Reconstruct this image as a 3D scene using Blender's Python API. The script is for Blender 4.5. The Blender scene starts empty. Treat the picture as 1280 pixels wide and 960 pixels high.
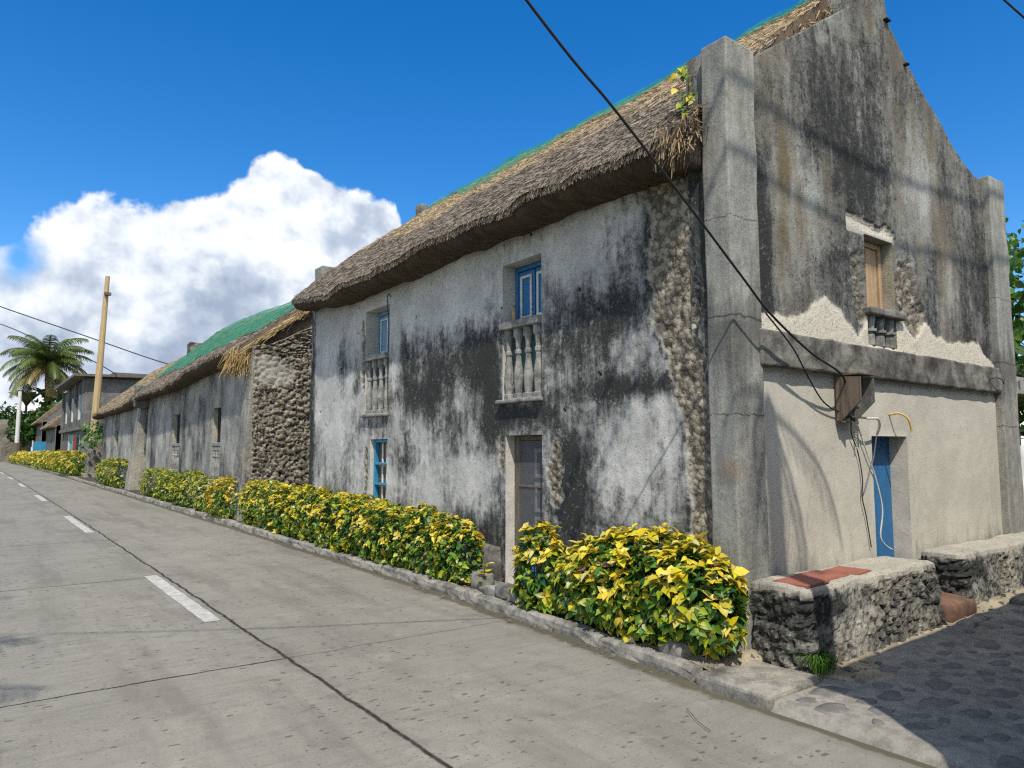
import bpy, math, random
import numpy as np
from mathutils import Vector, noise as mnoise
random.seed(7)
rng = np.random.default_rng(11)
C = bpy.context.scene.collection
sc = bpy.context.scene
PI = math.pi
# ------------------------------------------------------------------ camera, sky, sun
cam = bpy.data.cameras.new('camera'); cam.sensor_width = 36; cam.lens = 36*880/1280
cam.clip_start = .05; cam.clip_end = 3000
co = bpy.data.objects.new('camera', cam); C.objects.link(co)
co.location = (0, 0, 1.65); co.rotation_euler = (math.radians(95.1944), 0, math.radians(-36.548))
sc.camera = co
SUN_EL = math.radians(54.5)
SDIR = Vector((-.545*math.cos(SUN_EL), -.838*math.cos(SUN_EL), math.sin(SUN_EL))).normalized()
sl = bpy.data.lights.new('sun', 'SUN'); sl.energy = 4.6; sl.angle = math.radians(.53); sl.color = (1, .93, .82)
so = bpy.data.objects.new('sun', sl); C.objects.link(so); so.rotation_euler = SDIR.to_track_quat('Z', 'Y').to_euler()
sc.view_settings.view_transform = 'Standard'; sc.view_settings.look = 'None'
sc.view_settings.exposure = 0.15; sc.view_settings.gamma = 1; sc.view_settings.use_curve_mapping = False


sc.render.engine = 'CYCLES'; sc.cycles.use_denoising = False; sc.cycles.filter_width = 1.25; sc.cycles.max_bounces = 6

class G:
    """small helper round a node tree"""
    def __init__(s, nt):
        s.t = nt
        nt.nodes.clear()
    def n(s, typ, ins=None, **props):
        nd = s.t.nodes.new(typ)
        for k, v in props.items(): setattr(nd, k, v)
        for k, v in (ins or {}).items(): s.set(nd.inputs[k], v)
        return nd
    def set(s, sock, v):
        if isinstance(v, bpy.types.NodeSocket): s.t.links.new(v, sock)
        elif isinstance(v, bpy.types.Node): s.t.links.new(v.outputs[0], sock)
        elif isinstance(v, (tuple, list)) and sock.type == 'RGBA' and len(v) == 3: sock.default_value = (*v, 1)
        else: sock.default_value = v
    def m(s, op, a, b=0., c=0., clamp=False):
        return s.n('ShaderNodeMath', {0: a, 1: b, 2: c}, operation=op, use_clamp=clamp).outputs[0]
    def vm(s, op, a, b=(0, 0, 0)):
        nd = s.n('ShaderNodeVectorMath', {0: a, 1: b}, operation=op)
        return nd.outputs['Value'] if op in ('DOT_PRODUCT', 'LENGTH') else nd.outputs[0]
    def mix(s, f, a, b, mode='MIX'):
        nd = s.n('ShaderNodeMix', None, data_type='RGBA', blend_type=mode)
        s.set(nd.inputs[0], f); s.set(nd.inputs[6], a); s.set(nd.inputs[7], b)
        return nd.outputs[2]
    def noise(s, v, sc_, det=5., rough=.55, dist=0.):
        return s.n('ShaderNodeTexNoise', {'Vector': v, 'Scale': sc_, 'Detail': det, 'Roughness': rough, 'Distortion': dist}).outputs[0]
    def vor(s, v, sc_, feature='F1', rnd=1.):
        return s.n('ShaderNodeTexVoronoi', {'Vector': v, 'Scale': sc_, 'Randomness': rnd}, feature=feature)
    def step(s, v, a, b, c=0., d=1.):
        return s.n('ShaderNodeMapRange', {0: v, 1: a, 2: b, 3: c, 4: d}, interpolation_type='SMOOTHSTEP', clamp=True).outputs[0]
    def lin(s, v, a, b, c=0., d=1.):
        return s.n('ShaderNodeMapRange', {0: v, 1: a, 2: b, 3: c, 4: d}, clamp=True).outputs[0]
    def ramp(s, f, stops):
        nd = s.n('ShaderNodeValToRGB', {0: f}); e = nd.color_ramp.elements
        while len(e) < len(stops): e.new(.5)
        for q, (p, col) in zip(e, stops): q.position = p; q.color = (*col, 1)
        return nd.outputs[0]
    def attr(s, name):
        return s.n('ShaderNodeAttribute', None, attribute_name=name)
    def scale(s, v, xyz):
        return s.n('ShaderNodeMapping', {'Vector': v, 'Scale': xyz}).outputs[0]
    def bump(s, h, strength=.5, dist=.02, nrm=None):
        d = {'Strength': strength, 'Distance': dist, 'Height': h}
        if nrm is not None: d['Normal'] = nrm
        return s.n('ShaderNodeBump', d).outputs[0]


# ------------------------------------------------------------------ world: daylight sky with a cumulus bank
w = bpy.data.worlds.new('World'); sc.world = w; w.use_nodes = True
g = G(w.node_tree)
sky = g.n('ShaderNodeTexSky', None, sky_type='NISHITA', sun_disc=False, sun_elevation=SUN_EL,
          sun_rotation=math.atan2(SDIR.x, SDIR.y), altitude=50., air_density=1.0, dust_density=.25, ozone_density=3.2)
dirv = g.n('ShaderNodeTexCoord').outputs['Generated']
hs = g.n('ShaderNodeHueSaturation', {'Hue': .505, 'Saturation': 1.40, 'Value': 1.10, 'Fac': 1., 'Color': sky.outputs[0]}).outputs[0]
bg1 = g.n('ShaderNodeBackground', {'Color': hs, 'Strength': .15})
az = math.radians(12)
dF = g.vm('DOT_PRODUCT', dirv, (math.sin(az), math.cos(az), 0)); dR = g.vm('DOT_PRODUCT', dirv, (math.cos(az), -math.sin(az), 0))
dZ = g.n('ShaderNodeSeparateXYZ', {0: dirv}).outputs[2]
dFc = g.m('MAXIMUM', dF, .05)
px_ = g.m('DIVIDE', dR, dFc); pz_ = g.m('DIVIDE', dZ, dFc)
fc = g.n('ShaderNodeFloatCurve')
env = [(-1.0, .10), (-.6, .16), (-.358, .202), (-.26, .245), (-.214, .240), (-.199, .258), (-.169, .298), (-.127, .317), (-.092, .312), (-.065, .318), (-.019, .335),
       (.029, .350), (.054, .374), (.064, .397), (.094, .422), (.127, .409), (.155, .390), (.19, .376), (.236, .372), (.268, .365),
       (.281, .335), (.299, .26), (.35, .15), (.457, .075), (.9, .05), (1.0, .05)]
cv = fc.mapping.curves[0]
while len(cv.points) < len(env): cv.points.new(.5, .5)
for p, (x, y) in zip(cv.points, env): p.location = ((x+1)/2, y); p.handle_type = 'VECTOR'
fc.mapping.update()
g.set(fc.inputs['Value'], g.m('MULTIPLY_ADD', px_, .5, .5, True))
cp = g.n('ShaderNodeCombineXYZ', {0: px_, 1: pz_, 2: 3.7}).outputs[0]
puff = g.noise(cp, 13., 9., .56); puff2 = g.noise(cp, 5., 7., .55)
edge = g.m('SUBTRACT', fc.outputs[0], pz_)
den = g.m('ADD', edge, g.m('MULTIPLY', g.m('SUBTRACT', puff, .5), .10))
hole = g.vm('LENGTH', g.vm('MULTIPLY', g.vm('SUBTRACT', cp, (-.195, .222, 3.7)), (1, .8, 1)))
hole = g.m('ADD', hole, g.m('MULTIPLY', g.m('SUBTRACT', puff, .5), .06))
mask = g.m('MULTIPLY', g.step(den, -.001, .013), g.step(hole, .006, .034))
# light and grey billows: density difference towards the sun
cp2 = g.vm('ADD', cp, (-.012, .022, 0))
b1 = g.m('SUBTRACT', g.noise(cp, 9., 8., .52), g.noise(cp2, 9., 8., .52))
b2 = g.m('SUBTRACT', g.noise(cp, 24., 8., .6), g.noise(g.vm('ADD', cp, (-.006, .010, 0)), 24., 8., .6))
base_ = g.step(g.m('ADD', puff2, g.m('MULTIPLY', g.m('SUBTRACT', puff, .5), .25)), .42, .60)
def gz(x, z, sx, sz):
    v = g.vm('MULTIPLY', g.vm('SUBTRACT', cp, (x, z, 3.7)), (1/sx, 1/sz, 0))
    return g.m('POWER', 2.718, g.m('MULTIPLY', g.vm('DOT_PRODUCT', v, v), -1.))
grey = g.m('ADD', g.m('MULTIPLY', gz(-.015, .225, .085, .045), 1.0), g.m('MULTIPLY', gz(.21, .30, .07, .06), .65))
grey = g.m('ADD', grey, g.m('MULTIPLY', gz(-.1, .12, .35, .085), .75))
grey = g.m('ADD', grey, g.m('MULTIPLY', gz(.14, .37, .05, .03), .35))
grey = g.m('ADD', g.m('MULTIPLY', grey, g.m('MULTIPLY_ADD', base_, .7, .5)), g.m('ADD', g.m('MULTIPLY', b1, -2.8), g.m('MULTIPLY', b2, -.55)))
grey = g.m('ADD', grey, g.step(edge, .16, .30, 0, .3))
ccol = g.ramp(grey, [(0., (1.0, 1.0, 1.0)), (.22, (.86, .91, .97)), (.6, (.53, .61, .74)), (1., (.36, .43, .57))])
bg2 = g.n('ShaderNodeBackground', {'Color': ccol, 'Strength': .98})
mask = g.m('MULTIPLY', mask, g.m('GREATER_THAN', dF, .06))
# unseen bright cloud added outside the view to lift the shadow fill
cb = g.m('MULTIPLY', g.step(g.noise(dirv, 2.6, 7., .55), .46, .58), g.step(dF, .38, .05))
cb = g.m('MULTIPLY', cb, g.step(dZ, -.02, .05))
mx = g.n('ShaderNodeMixShader', {0: mask, 1: bg1.outputs[0], 2: bg2.outputs[0]})
bg3 = g.n('ShaderNodeBackground', {'Color': (1., .98, .95, 1), 'Strength': 1.45})
mx = g.n('ShaderNodeMixShader', {0: cb, 1: mx.outputs[0], 2: bg3.outputs[0]})
g.n('ShaderNodeOutputWorld', {0: mx.outputs[0]})

# ------------------------------------------------------------------ numpy noise
def _h(ix, iy, iz, seed):
    n = (ix.astype(np.int64)*374761393 + iy.astype(np.int64)*668265263 + iz.astype(np.int64)*2147483647 + seed*144665) & 0xffffffff
    n = ((n ^ (n >> 13))*1274126177) & 0xffffffff
    n = ((n ^ (n >> 16))*2246822519) & 0xffffffff
    return ((n ^ (n >> 15)) & 0xffffff)/float(0xffffff)
def vn(x, y, z=0., seed=0):
    x, y, z = np.broadcast_arrays(np.asarray(x, float), np.asarray(y, float), np.asarray(z, float))
    x0, y0, z0 = np.floor(x), np.floor(y), np.floor(z)
    fx, fy, fz = x-x0, y-y0, z-z0
    fx, fy, fz = [q*q*(3-2*q) for q in (fx, fy, fz)]
    r = 0
    for i in (0, 1):
        for j in (0, 1):
            for k in (0, 1):
                r = r + _h(x0+i, y0+j, z0+k, seed)*(fx if i else 1-fx)*(fy if j else 1-fy)*(fz if k else 1-fz)
    return r
def fbm(x, y, z=0., oct=5, seed=0, gain=.5):
    r, a, t, f = 0, 1., 0., 1.
    for o in range(oct):
        r = r + a*vn(np.asarray(x)*f, np.asarray(y)*f, np.asarray(z)*f, seed+o*17); t += a; a *= gain; f *= 2.03
    return r/t
def worley(x, y, seed=0):
    x0, y0 = np.floor(x), np.floor(y)
    f1 = np.full(x.shape, 9.); f2 = f1.copy(); idv = np.zeros(x.shape)
    for i in (-1, 0, 1):
        for j in (-1, 0, 1):
            cx, cy = x0+i, y0+j
            z = np.zeros_like(cx)
            d = np.hypot(cx+_h(cx, cy, z, seed)-x, cy+_h(cx, cy, z+1, seed)-y)
            cid = _h(cx, cy, z+2, seed)
            nf = d < f1
            f2 = np.where(nf, f1, np.minimum(f2, d)); idv = np.where(nf, cid, idv); f1 = np.where(nf, d, f1)
    return f1, f2, idv
def sm(x, a, b):
    t = np.clip((x-a)/(b-a), 0, 1); return t*t*(3-2*t)

# ------------------------------------------------------------------ object helpers
LOC = {}
def thing(name, label, cat, loc=(0, 0, 0), group=None):
    o = bpy.data.objects.new(name, None); C.objects.link(o); o.location = loc; o.empty_display_size = .3
    o['label'] = label; o['category'] = cat
    if group: o['group'] = group
    LOC[o.name] = np.array(loc, float); return o
def tag(o, label, cat, group=None):
    o['label'] = label; o['category'] = cat
    if group: o['group'] = group
    return o
def mesh(name, V, F, mat, parent=None, attrs=None, smooth=False, loc=(0, 0, 0), kind=None, label=None):
    L = LOC[parent.name] if parent is not None else np.array(loc, float)
    V = np.asarray(V, float).reshape(-1, 3)-L
    me = bpy.data.meshes.new(name)
    if isinstance(F, np.ndarray):
        k = F.shape[1]; nf = len(F)
        me.vertices.add(len(V)); me.vertices.foreach_set('co', V.astype(np.float32).ravel())
        me.loops.add(nf*k); me.loops.foreach_set('vertex_index', F.astype(np.int32).ravel())
        me.polygons.add(nf); me.polygons.foreach_set('loop_start', np.arange(0, nf*k, k, dtype=np.int32))
        me.update(calc_edges=True)
    else:
        me.from_pydata(V.tolist(), [], F); me.update()
    for an, av in (attrs or {}).items():
        av = np.asarray(av, np.float32)
        if av.ndim == 1:
            a = me.attributes.new(an, 'FLOAT', 'POINT'); a.data.foreach_set('value', av)
        else:
            a = me.attributes.new(an, 'FLOAT_COLOR', 'POINT')
            a.data.foreach_set('color', np.concatenate([av, np.ones((len(av), 1), np.float32)], 1).ravel())
    if smooth: me.polygons.foreach_set('use_smooth', [True]*len(me.polygons))
    me.materials.append(mat)
    o = bpy.data.objects.new(name, me); C.objects.link(o)
    if parent is not None: o.parent = parent
    else: o.location = L
    LOC[o.name] = L
    if kind: o['kind'] = kind
    if label: o['label'] = label
    return o
class MB:
    """collects shapes of one mesh"""
    def __init__(s): s.V = []; s.F = []; s.n = 0
    def add(s, V, F):
        V = np.asarray(V, float).reshape(-1, 3)
        s.V.append(V); s.F += [[int(i)+s.n for i in f] for f in F]; s.n += len(V); return s
    def box(s, x0, x1, y0, y1, z0, z1, seg=.25, amp=0., r=.008, seed=1, freq=4.):
        s.add(*rbox((x0, y0, z0), (x1, y1, z1), seg, amp, r, seed, freq)); return s
    def tube(s, pts, rad, n=8, cap=True):
        s.add(*tube(pts, rad, n, cap)); return s
    def each(s, name, mat, parent=None, **k):
        n0 = 0; res = []
        for V in s.V:
            F = [[i-n0 for i in f] for f in s.F if n0 <= f[0] < n0+len(V)]; n0 += len(V)
            res.append(mesh(name, V, F, mat, parent, **k))
        return res
    def build(s, name, mat, parent=None, **k):
        return mesh(name, np.concatenate(s.V), s.F, mat, parent, **k)
def rbox(lo, hi, seg=.25, amp=0., r=.008, seed=1, freq=4.):
    lo, hi = np.array(lo, float), np.array(hi, float)
    r = min(r, .45*float((hi-lo).min()))
    ax = []
    for k in range(3):
        n = max(1, int(round((hi[k]-lo[k]-2*r)/seg)))
        ax.append(np.concatenate([[lo[k], lo[k]+r*.3], np.linspace(lo[k]+r, hi[k]-r, n+1), [hi[k]-r*.3, hi[k]]]))
    V, F, n0 = [], [], 0
    for k in range(3):
        a, b = [q for q in range(3) if q != k]
        A, B = np.meshgrid(ax[a], ax[b], indexing='ij')
        na, nb = A.shape
        for side, val in ((0, lo[k]), (1, hi[k])):
            P = np.zeros((na, nb, 3)); P[..., a] = A; P[..., b] = B; P[..., k] = val
            V.append(P.reshape(-1, 3))
            for i in range(na-1):
                for j in range(nb-1):
                    q = [n0+i*nb+j, n0+(i+1)*nb+j, n0+(i+1)*nb+j+1, n0+i*nb+j+1]
                    F.append(q if (side == 1) == (k != 1) else q[::-1])
            n0 += na*nb
    V = np.concatenate(V)
    inn = np.clip(V, lo+r, hi-r); d = V-inn; L = np.linalg.norm(d, axis=1, keepdims=True)
    V = np.where(L > 1e-9, inn+d/np.maximum(L, 1e-9)*r, V)
    if amp:
        for k in range(3):
            V[:, k] += amp*2*(fbm(V0x(V, 0, freq), V0x(V, 1, freq), V0x(V, 2, freq), 3, seed+k*31)-.5)
    return V, F
def V0x(V, k, f): return V[:, k]*f+k*7.3
def tube(pts, rad, n=8, cap=True):
    pts = np.asarray(pts, float); m = len(pts)
    rad = np.broadcast_to(np.asarray(rad, float), (m,))
    T = np.gradient(pts, axis=0); T /= np.maximum(np.linalg.norm(T, axis=1, keepdims=True), 1e-9)
    ref = np.array([0, 0, 1.]) if abs(T[0][2]) < .9 else np.array([1., 0, 0])
    V = []
    u = np.cross(T[0], ref); u /= np.linalg.norm(u)
    for i in range(m):
        u = u-T[i]*(u@T[i]); u /= max(np.linalg.norm(u), 1e-9); v = np.cross(T[i], u)
        for k in range(n):
            a = 2*PI*k/n; V.append(pts[i]+rad[i]*(math.cos(a)*u+math.sin(a)*v))
    F = [[i*n+k, i*n+(k+1) % n, (i+1)*n+(k+1) % n, (i+1)*n+k] for i in range(m-1) for k in range(n)]
    if cap: F += [list(range(n))[::-1], [(m-1)*n+k for k in range(n)]]
    return V, F
def lathe(prof, c, n=12):
    V = [(c[0]+r*math.cos(2*PI*k/n), c[1]+r*math.sin(2*PI*k/n), c[2]+z) for z, r in prof for k in range(n)]
    m = len(prof)
    F = [[i*n+k, i*n+(k+1) % n, (i+1)*n+(k+1) % n, (i+1)*n+k] for i in range(m-1) for k in range(n)]
    F += [list(range(n))[::-1], [(m-1)*n+k for k in range(n)]]
    return V, F
def smooth_pts(P, n=40):
    P = np.asarray(P, float); m = len(P); out = []
    for t in np.linspace(0, m-1, n):
        i = min(int(t), m-2); f = t-i
        p0, p1, p2, p3 = P[max(i-1, 0)], P[i], P[i+1], P[min(i+2, m-1)]
        out.append(.5*((2*p1)+(-p0+p2)*f+(2*p0-5*p1+4*p2-p3)*f*f+(-p0+3*p1-3*p2+p3)*f**3))
    return np.array(out)

# ------------------------------------------------------------------ materials
def new_mat(name):
    m = bpy.data.materials.new(name); m.use_nodes = True; return m, G(m.node_tree)
def out(g, col, rough=.9, nrm=None, spec=.2, metal=0.):
    d = {'Base Color': col, 'Roughness': rough, 'Specular IOR Level': spec, 'Metallic': metal}
    if nrm is not None: d['Normal'] = nrm
    b = g.n('ShaderNodeBsdfPrincipled', d)
    g.n('ShaderNodeOutputMaterial', {0: b.outputs[0]}); return b
def wall_mat(name, lightc, midc, creamc, rubc, dark=(.022, .024, .023), moss=0., fine=1., base=.0, bk=.8):
    m, g = new_mat(name)
    P = g.n('ShaderNodeTexCoord').outputs['Object']
    a = g.attr('m'); s_ = g.n('ShaderNodeSeparateColor', {0: a.outputs['Color']})
    R, Gg, B = s_.outputs
    tone = g.attr('tone').outputs['Fac']
    n1 = g.noise(P, 1.7, 8., .6); n2 = g.noise(P, 11., 9., .68); n3 = g.noise(P, 55., 6., .7)
    stv = g.noise(g.scale(P, (6., 6., .9)), 2.2, 8., .65)
    col = g.mix(g.step(n1, .3, .7), lightc, midc)
    col = g.mix(g.step(n2, .35, .72, 0, .45*fine), col, (.30, .31, .30))
    if moss:
        mo = g.step(g.m('ADD', g.noise(g.scale(P, (2.2, 2.2, .55)), 1., 7., .6), g.m('MULTIPLY', n2, .25)), .50, .78)
        col = g.mix(g.m('MULTIPLY', mo, moss), col, (.115, .085, .038))
    cr = g.mix(n2, creamc, tuple(c*.78 for c in creamc))
    col = g.mix(B, col, cr)
    vv = g.vor(g.vm('ADD', P, g.n('ShaderNodeCombineXYZ', {0: g.m('MULTIPLY', n2, .08), 1: g.m('MULTIPLY', n1, .1), 2: g.m('MULTIPLY', n2, .06)}).outputs[0]), 17.)
    ve = g.vor(P, 17., 'DISTANCE_TO_EDGE')
    vc = g.ramp(g.n('ShaderNodeSeparateColor', {0: vv.outputs['Color']}).outputs[0], rubc)
    rc_ = g.mix(.45, g.ramp(tone, rubc), vc)
    rc_ = g.mix(g.m('MULTIPLY', g.step(vv.outputs['Distance'], .35, .75), .8), rc_, (.035, .03, .024))
    rc_ = g.mix(g.step(n3, .42, .75, 0, .45), rc_, (.46, .42, .34))
    col = g.mix(Gg, col, rc_)
    st = g.m('ADD', R, g.m('ADD', g.m('MULTIPLY', g.m('SUBTRACT', n2, .5), .62*fine), g.m('MULTIPLY', g.m('SUBTRACT', stv, .5), .75)))
    st = g.m('ADD', st, g.m('MULTIPLY', g.m('SUBTRACT', n3, .5), .32))
    st = g.m('ADD', st, base)
    nf = g.noise(P, 19., 12., .80); nm = g.noise(P, 5., 10., .72)
    soft = g.step(st, .18, .85)
    col = g.mix(g.m('MULTIPLY', soft, .84), col, g.mix(nm, (.085, .09, .088), (.17, .17, .16)))
    st2 = g.m('ADD', st, g.m('ADD', g.m('MULTIPLY', g.m('SUBTRACT', nf, .5), 1.15*min(1., fine+.2)), g.m('MULTIPLY', g.m('SUBTRACT', nm, .5), .9*min(1., fine+.2))))
    col = g.mix(g.m('MULTIPLY', g.step(st2, .46, .98), .92), col, dark)
    fl = g.m('MULTIPLY', g.step(g.m('ADD', g.noise(P, 30., 9., .8), g.m('MULTIPLY', g.m('SUBTRACT', nm, .5), .4)), .56, .68), g.step(st, .25, .6, 0, .42))
    col = g.mix(fl, col, lightc)
    speck = g.step(g.noise(P, 38., 3., .6), .62, .70)
    col = g.mix(g.m('MULTIPLY', speck, .55*min(1., fine*.8)), col, (.03, .03, .028))
    h = g.m('ADD', g.m('MULTIPLY', n2, .6), g.m('ADD', g.m('MULTIPLY', n3, .35), g.m('ADD', g.m('MULTIPLY', speck, -.4), g.m('MULTIPLY', Gg, g.m('MULTIPLY', vv.outputs['Distance'], -.9)))))
    out(g, col, .95, g.bump(h, bk, .03), .12); return m
RUB = [(0., (.10, .085, .06)), (.4, (.20, .175, .13)), (.75, (.30, .27, .20)), (1., (.40, .36, .28))]
M = {}
M['front'] = wall_mat('stained_plaster', (.55, .54, .505), (.39, .385, .36), (.60, .55, .44), RUB, base=.0, bk=.5)
M['gable'] = wall_mat('mossy_plaster', (.36, .365, .335), (.17, .17, .145), (.60, .56, .46), RUB, moss=.9, base=.10)
M['lowgable'] = wall_mat('cream_render', (.50, .48, .41), (.42, .40, .335), (.6, .56, .47), RUB, fine=.40, base=-.08, bk=.3)
M['rubble'] = wall_mat('rubble_wall', (.38, .36, .30), (.27, .255, .215), (.5, .45, .35), RUB)
M['house2'] = wall_mat('old_lime_plaster', (.42, .415, .37), (.23, .225, .20), (.52, .45, .30), RUB, base=.14)
M['grimy'] = wall_mat('blackened_plaster', (.15, .145, .135), (.075, .073, .07), (.4, .4, .38), RUB)
def plain_mat(name, c1, c2, scale=6., rough=.9, bump=.3, dist=.01, streak=None, dirt=0., dirtc=(.03, .03, .028), spec=.2):
    m, g = new_mat(name)
    P = g.n('ShaderNodeTexCoord').outputs['Object']
    P0 = P
    if streak: P = g.scale(P, streak)
    n = g.noise(P, scale, 8., .65)
    col = g.mix(g.step(n, .3, .7), c1, c2)
    f = g.noise(P, scale*6, 6., .7)
    fg = g.noise(P0, 60., 5., .8); fm = g.noise(P0, 12., 7., .75)
    col = g.mix(g.step(fg, .40, .68, 0, .30), col, tuple(c*.35 for c in c2))
    col = g.mix(g.step(fm, .45, .75, 0, .35), col, tuple(min(.8, c*1.35) for c in c1))
    if dirt:
        d = g.step(g.m('ADD', g.noise(P, scale*.5, 8., .7), g.m('MULTIPLY', f, .3)), .55, .85)
        col = g.mix(g.m('MULTIPLY', d, dirt), col, dirtc)
    out(g, col, rough, g.bump(g.m('ADD', n, g.m('MULTIPLY', f, .5)), bump, dist), spec); return m
M['conc'] = plain_mat('weathered_concrete', (.34, .335, .30), (.22, .222, .205), 3., .93, .5, .02, (1.6, 1.6, .6), .75)
m, g = new_mat('pillar_concrete')
P = g.n('ShaderNodeTexCoord').outputs['Object']; zz = g.n('ShaderNodeSeparateXYZ', {0: P}).outputs[2]
n = g.noise(g.scale(P, (4., 4., .7)), 1.6, 9., .7); n2 = g.noise(P, 9., 9., .75); n3 = g.noise(P, 55., 6., .8)
col = g.mix(g.step(n, .32, .68), (.29, .29, .255), (.14, .142, .127)); col = g.mix(g.step(n2, .42, .7, 0, .65), col, (.09, .09, .082)); col = g.mix(g.step(n3, .38, .66, 0, .45), col, (.40, .395, .36))
wz = g.m('ADD', zz, g.m('MULTIPLY', g.m('SUBTRACT', n2, .5), .12))
for zc, wd in ((2.72, .014), (1.92, .006), (3.55, .005)): col = g.mix(g.m('MULTIPLY', g.step(g.m('ABSOLUTE', g.m('SUBTRACT', wz, zc)), wd, wd*.3), .85), col, (.02, .02, .018))
dk = g.step(g.m('ADD', g.m('MULTIPLY', g.m('ABSOLUTE', g.m('SUBTRACT', wz, 2.6)), -1.4), g.m('MULTIPLY', n, 1.6)), .15, .7); col = g.mix(g.m('MULTIPLY', dk, .65), col, (.07, .07, .066))
ru = g.vm('LENGTH', g.vm('MULTIPLY', g.vm('SUBTRACT', P, (-2.95, -4.5, 1.47)), (.6, .9, .7))); ru = g.step(g.m('ADD', ru, g.m('MULTIPLY', n2, .25)), .26, .12); col = g.mix(g.m('MULTIPLY', ru, .45), col, (.22, .11, .05))
out(g, col, .94, g.bump(g.m('ADD', n2, g.m('MULTIPLY', n3, .4)), .6, .02), .12); M['pillar'] = m
M['ledge'] = plain_mat('ledge_concrete', (.24, .23, .20), (.09, .09, .08), 4., .95, .6, .03, (1., 1., 1.), .92)
M['kerb'] = plain_mat('kerb_concrete', (.33, .31, .26), (.2, .19, .165), 5., .95, .6, .02, None, .7)
M['soil'] = plain_mat('bed_soil', (.10, .085, .06), (.05, .042, .03), 8., 1., .8, .04)
M['sand'] = plain_mat('sandy_dirt', (.36, .31, .22), (.22, .19, .14), 5., 1., .7, .02, None, .35, (.1, .085, .06))
M['stone'] = plain_mat('field_stone', (.24, .225, .19), (.13, .125, .11), 9., .9, .6, .02, None, .4)
M['cobble'] = plain_mat('dark_cobble', (.18, .175, .165), (.11, .108, .10), 9., .85, .5, .01)
M['balus'] = plain_mat('cast_baluster', (.30, .30, .275), (.20, .20, .19), 10., .9, .4, .008, None, .6)
M['wood'] = plain_mat('bare_wood', (.42, .30, .185), (.30, .20, .115), 5., .7, .4, .006, (14., 14., .5))
M['oldwood'] = plain_mat('old_board', (.17, .135, .105), (.09, .072, .056), 5., .8, .5, .006, (9., 9., .6), .4)
M['polewood'] = plain_mat('pole_wood', (.46, .35, .185), (.36, .26, .13), 3., .8, .4, .01, (6., 6., .35), .25, (.16, .13, .1))
M['blue'] = plain_mat('blue_paint', (.022, .155, .37), (.02, .12, .29), 3., .5, .15, .003, (6., 6., .6), .12, spec=.4)
M['doorgrey'] = plain_mat('grey_blue_boards', (.11, .14, .18), (.06, .08, .11), 4., .7, .3, .005, (8., 8., .6), .4)
M['bluelt'] = plain_mat('light_blue_paint', (.02, .24, .42), (.03, .19, .34), 5., .5, .15, .003, None, .1, spec=.4)
M['bluegrey'] = plain_mat('faded_blue_paint', (.17, .33, .50), (.12, .26, .42), 5., .55, .2, .003, (6., 6., .6), .2, spec=.4)
M['curtain'] = plain_mat('teal_boards', (.10, .20, .22), (.06, .13, .15), 5., .8, .2, .003, (9., 9., .6), .3)
M['white'] = plain_mat('white_paint', (.62, .62, .58), (.5, .5, .47), 5., .7, .2, .003, None, .15)
M['dark'] = plain_mat('dark_inside', (.02, .02, .02), (.012, .012, .012), 4., .9, .1)  # shade inside openings and recesses, put into a near-black colour
M['black'] = plain_mat('black_rubber', (.012, .012, .013), (.02, .02, .02), 9., .6, .1, .002, spec=.3)
M['whitecord'] = plain_mat('white_cord', (.62, .60, .52), (.5, .48, .42), 9., .6, .1, .002)
M['yellow'] = plain_mat('yellow_tube', (.62, .45, .14), (.5, .36, .1), 9., .5, .1, .002)
M['tile'] = plain_mat('terracotta_tile', (.31, .115, .08), (.24, .085, .06), 6., .75, .3, .004, None, .25, (.12, .09, .07))
M['step'] = plain_mat('brown_step', (.20, .115, .075), (.12, .07, .05), 5., .8, .4, .01, None, .4)
M['meter'] = plain_mat('meter_grey', (.16, .17, .17), (.1, .105, .11), 12., .5, .2, .002, None, .3, spec=.4)
M['bark'] = plain_mat('bark', (.13, .10, .07), (.07, .055, .04), 8., .95, .8, .02)
M['stem'] = plain_mat('shrub_stem', (.12, .085, .055), (.06, .045, .03), 10., .9, .4, .005)
M['tin'] = plain_mat('rusty_tin', (.16, .145, .13), (.10, .08, .065), 4., .6, .3, .01, (8., 1., 1.), .4)
M['red'] = plain_mat('red_cloth', (.26, .06, .06), (.18, .05, .05), 5.)
M['teal'] = plain_mat('teal_paint', (.10, .36, .36), (.08, .28, .30), 5., .6)
M['tarp'] = plain_mat('white_tarp', (.66, .66, .66), (.5, .5, .52), 4., .45, .3, .02, None, .3, (.2, .2, .22), spec=.4)
M['green_far'] = plain_mat('far_green', (.045, .075, .03), (.025, .045, .018), 2., 1., .8, .2)
def leaf_mat(name, trans=.28, rough=.42, spec=.35):
    m, g = new_mat(name)
    col = g.attr('col').outputs['Color']
    P = g.n('ShaderNodeTexCoord').outputs['Object']
    col = g.mix(g.m('MULTIPLY', g.noise(P, 30., 3.), .35), col, g.mix(.5, col, (.03, .05, .01)))
    d = g.n('ShaderNodeBsdfPrincipled', {'Base Color': col, 'Roughness': rough, 'Specular IOR Level': spec})
    t = g.n('ShaderNodeBsdfTranslucent', {0: col})
    mx = g.n('ShaderNodeMixShader', {0: trans, 1: d.outputs[0], 2: t.outputs[0]})
    g.n('ShaderNodeOutputMaterial', {0: mx.outputs[0]}); return m
M['leaf'] = leaf_mat('shrub_leaf'); M['palm'] = leaf_mat('palm_leaf', .2); M['straw'] = leaf_mat('thatch_straw', .22, .9, .1)
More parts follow.
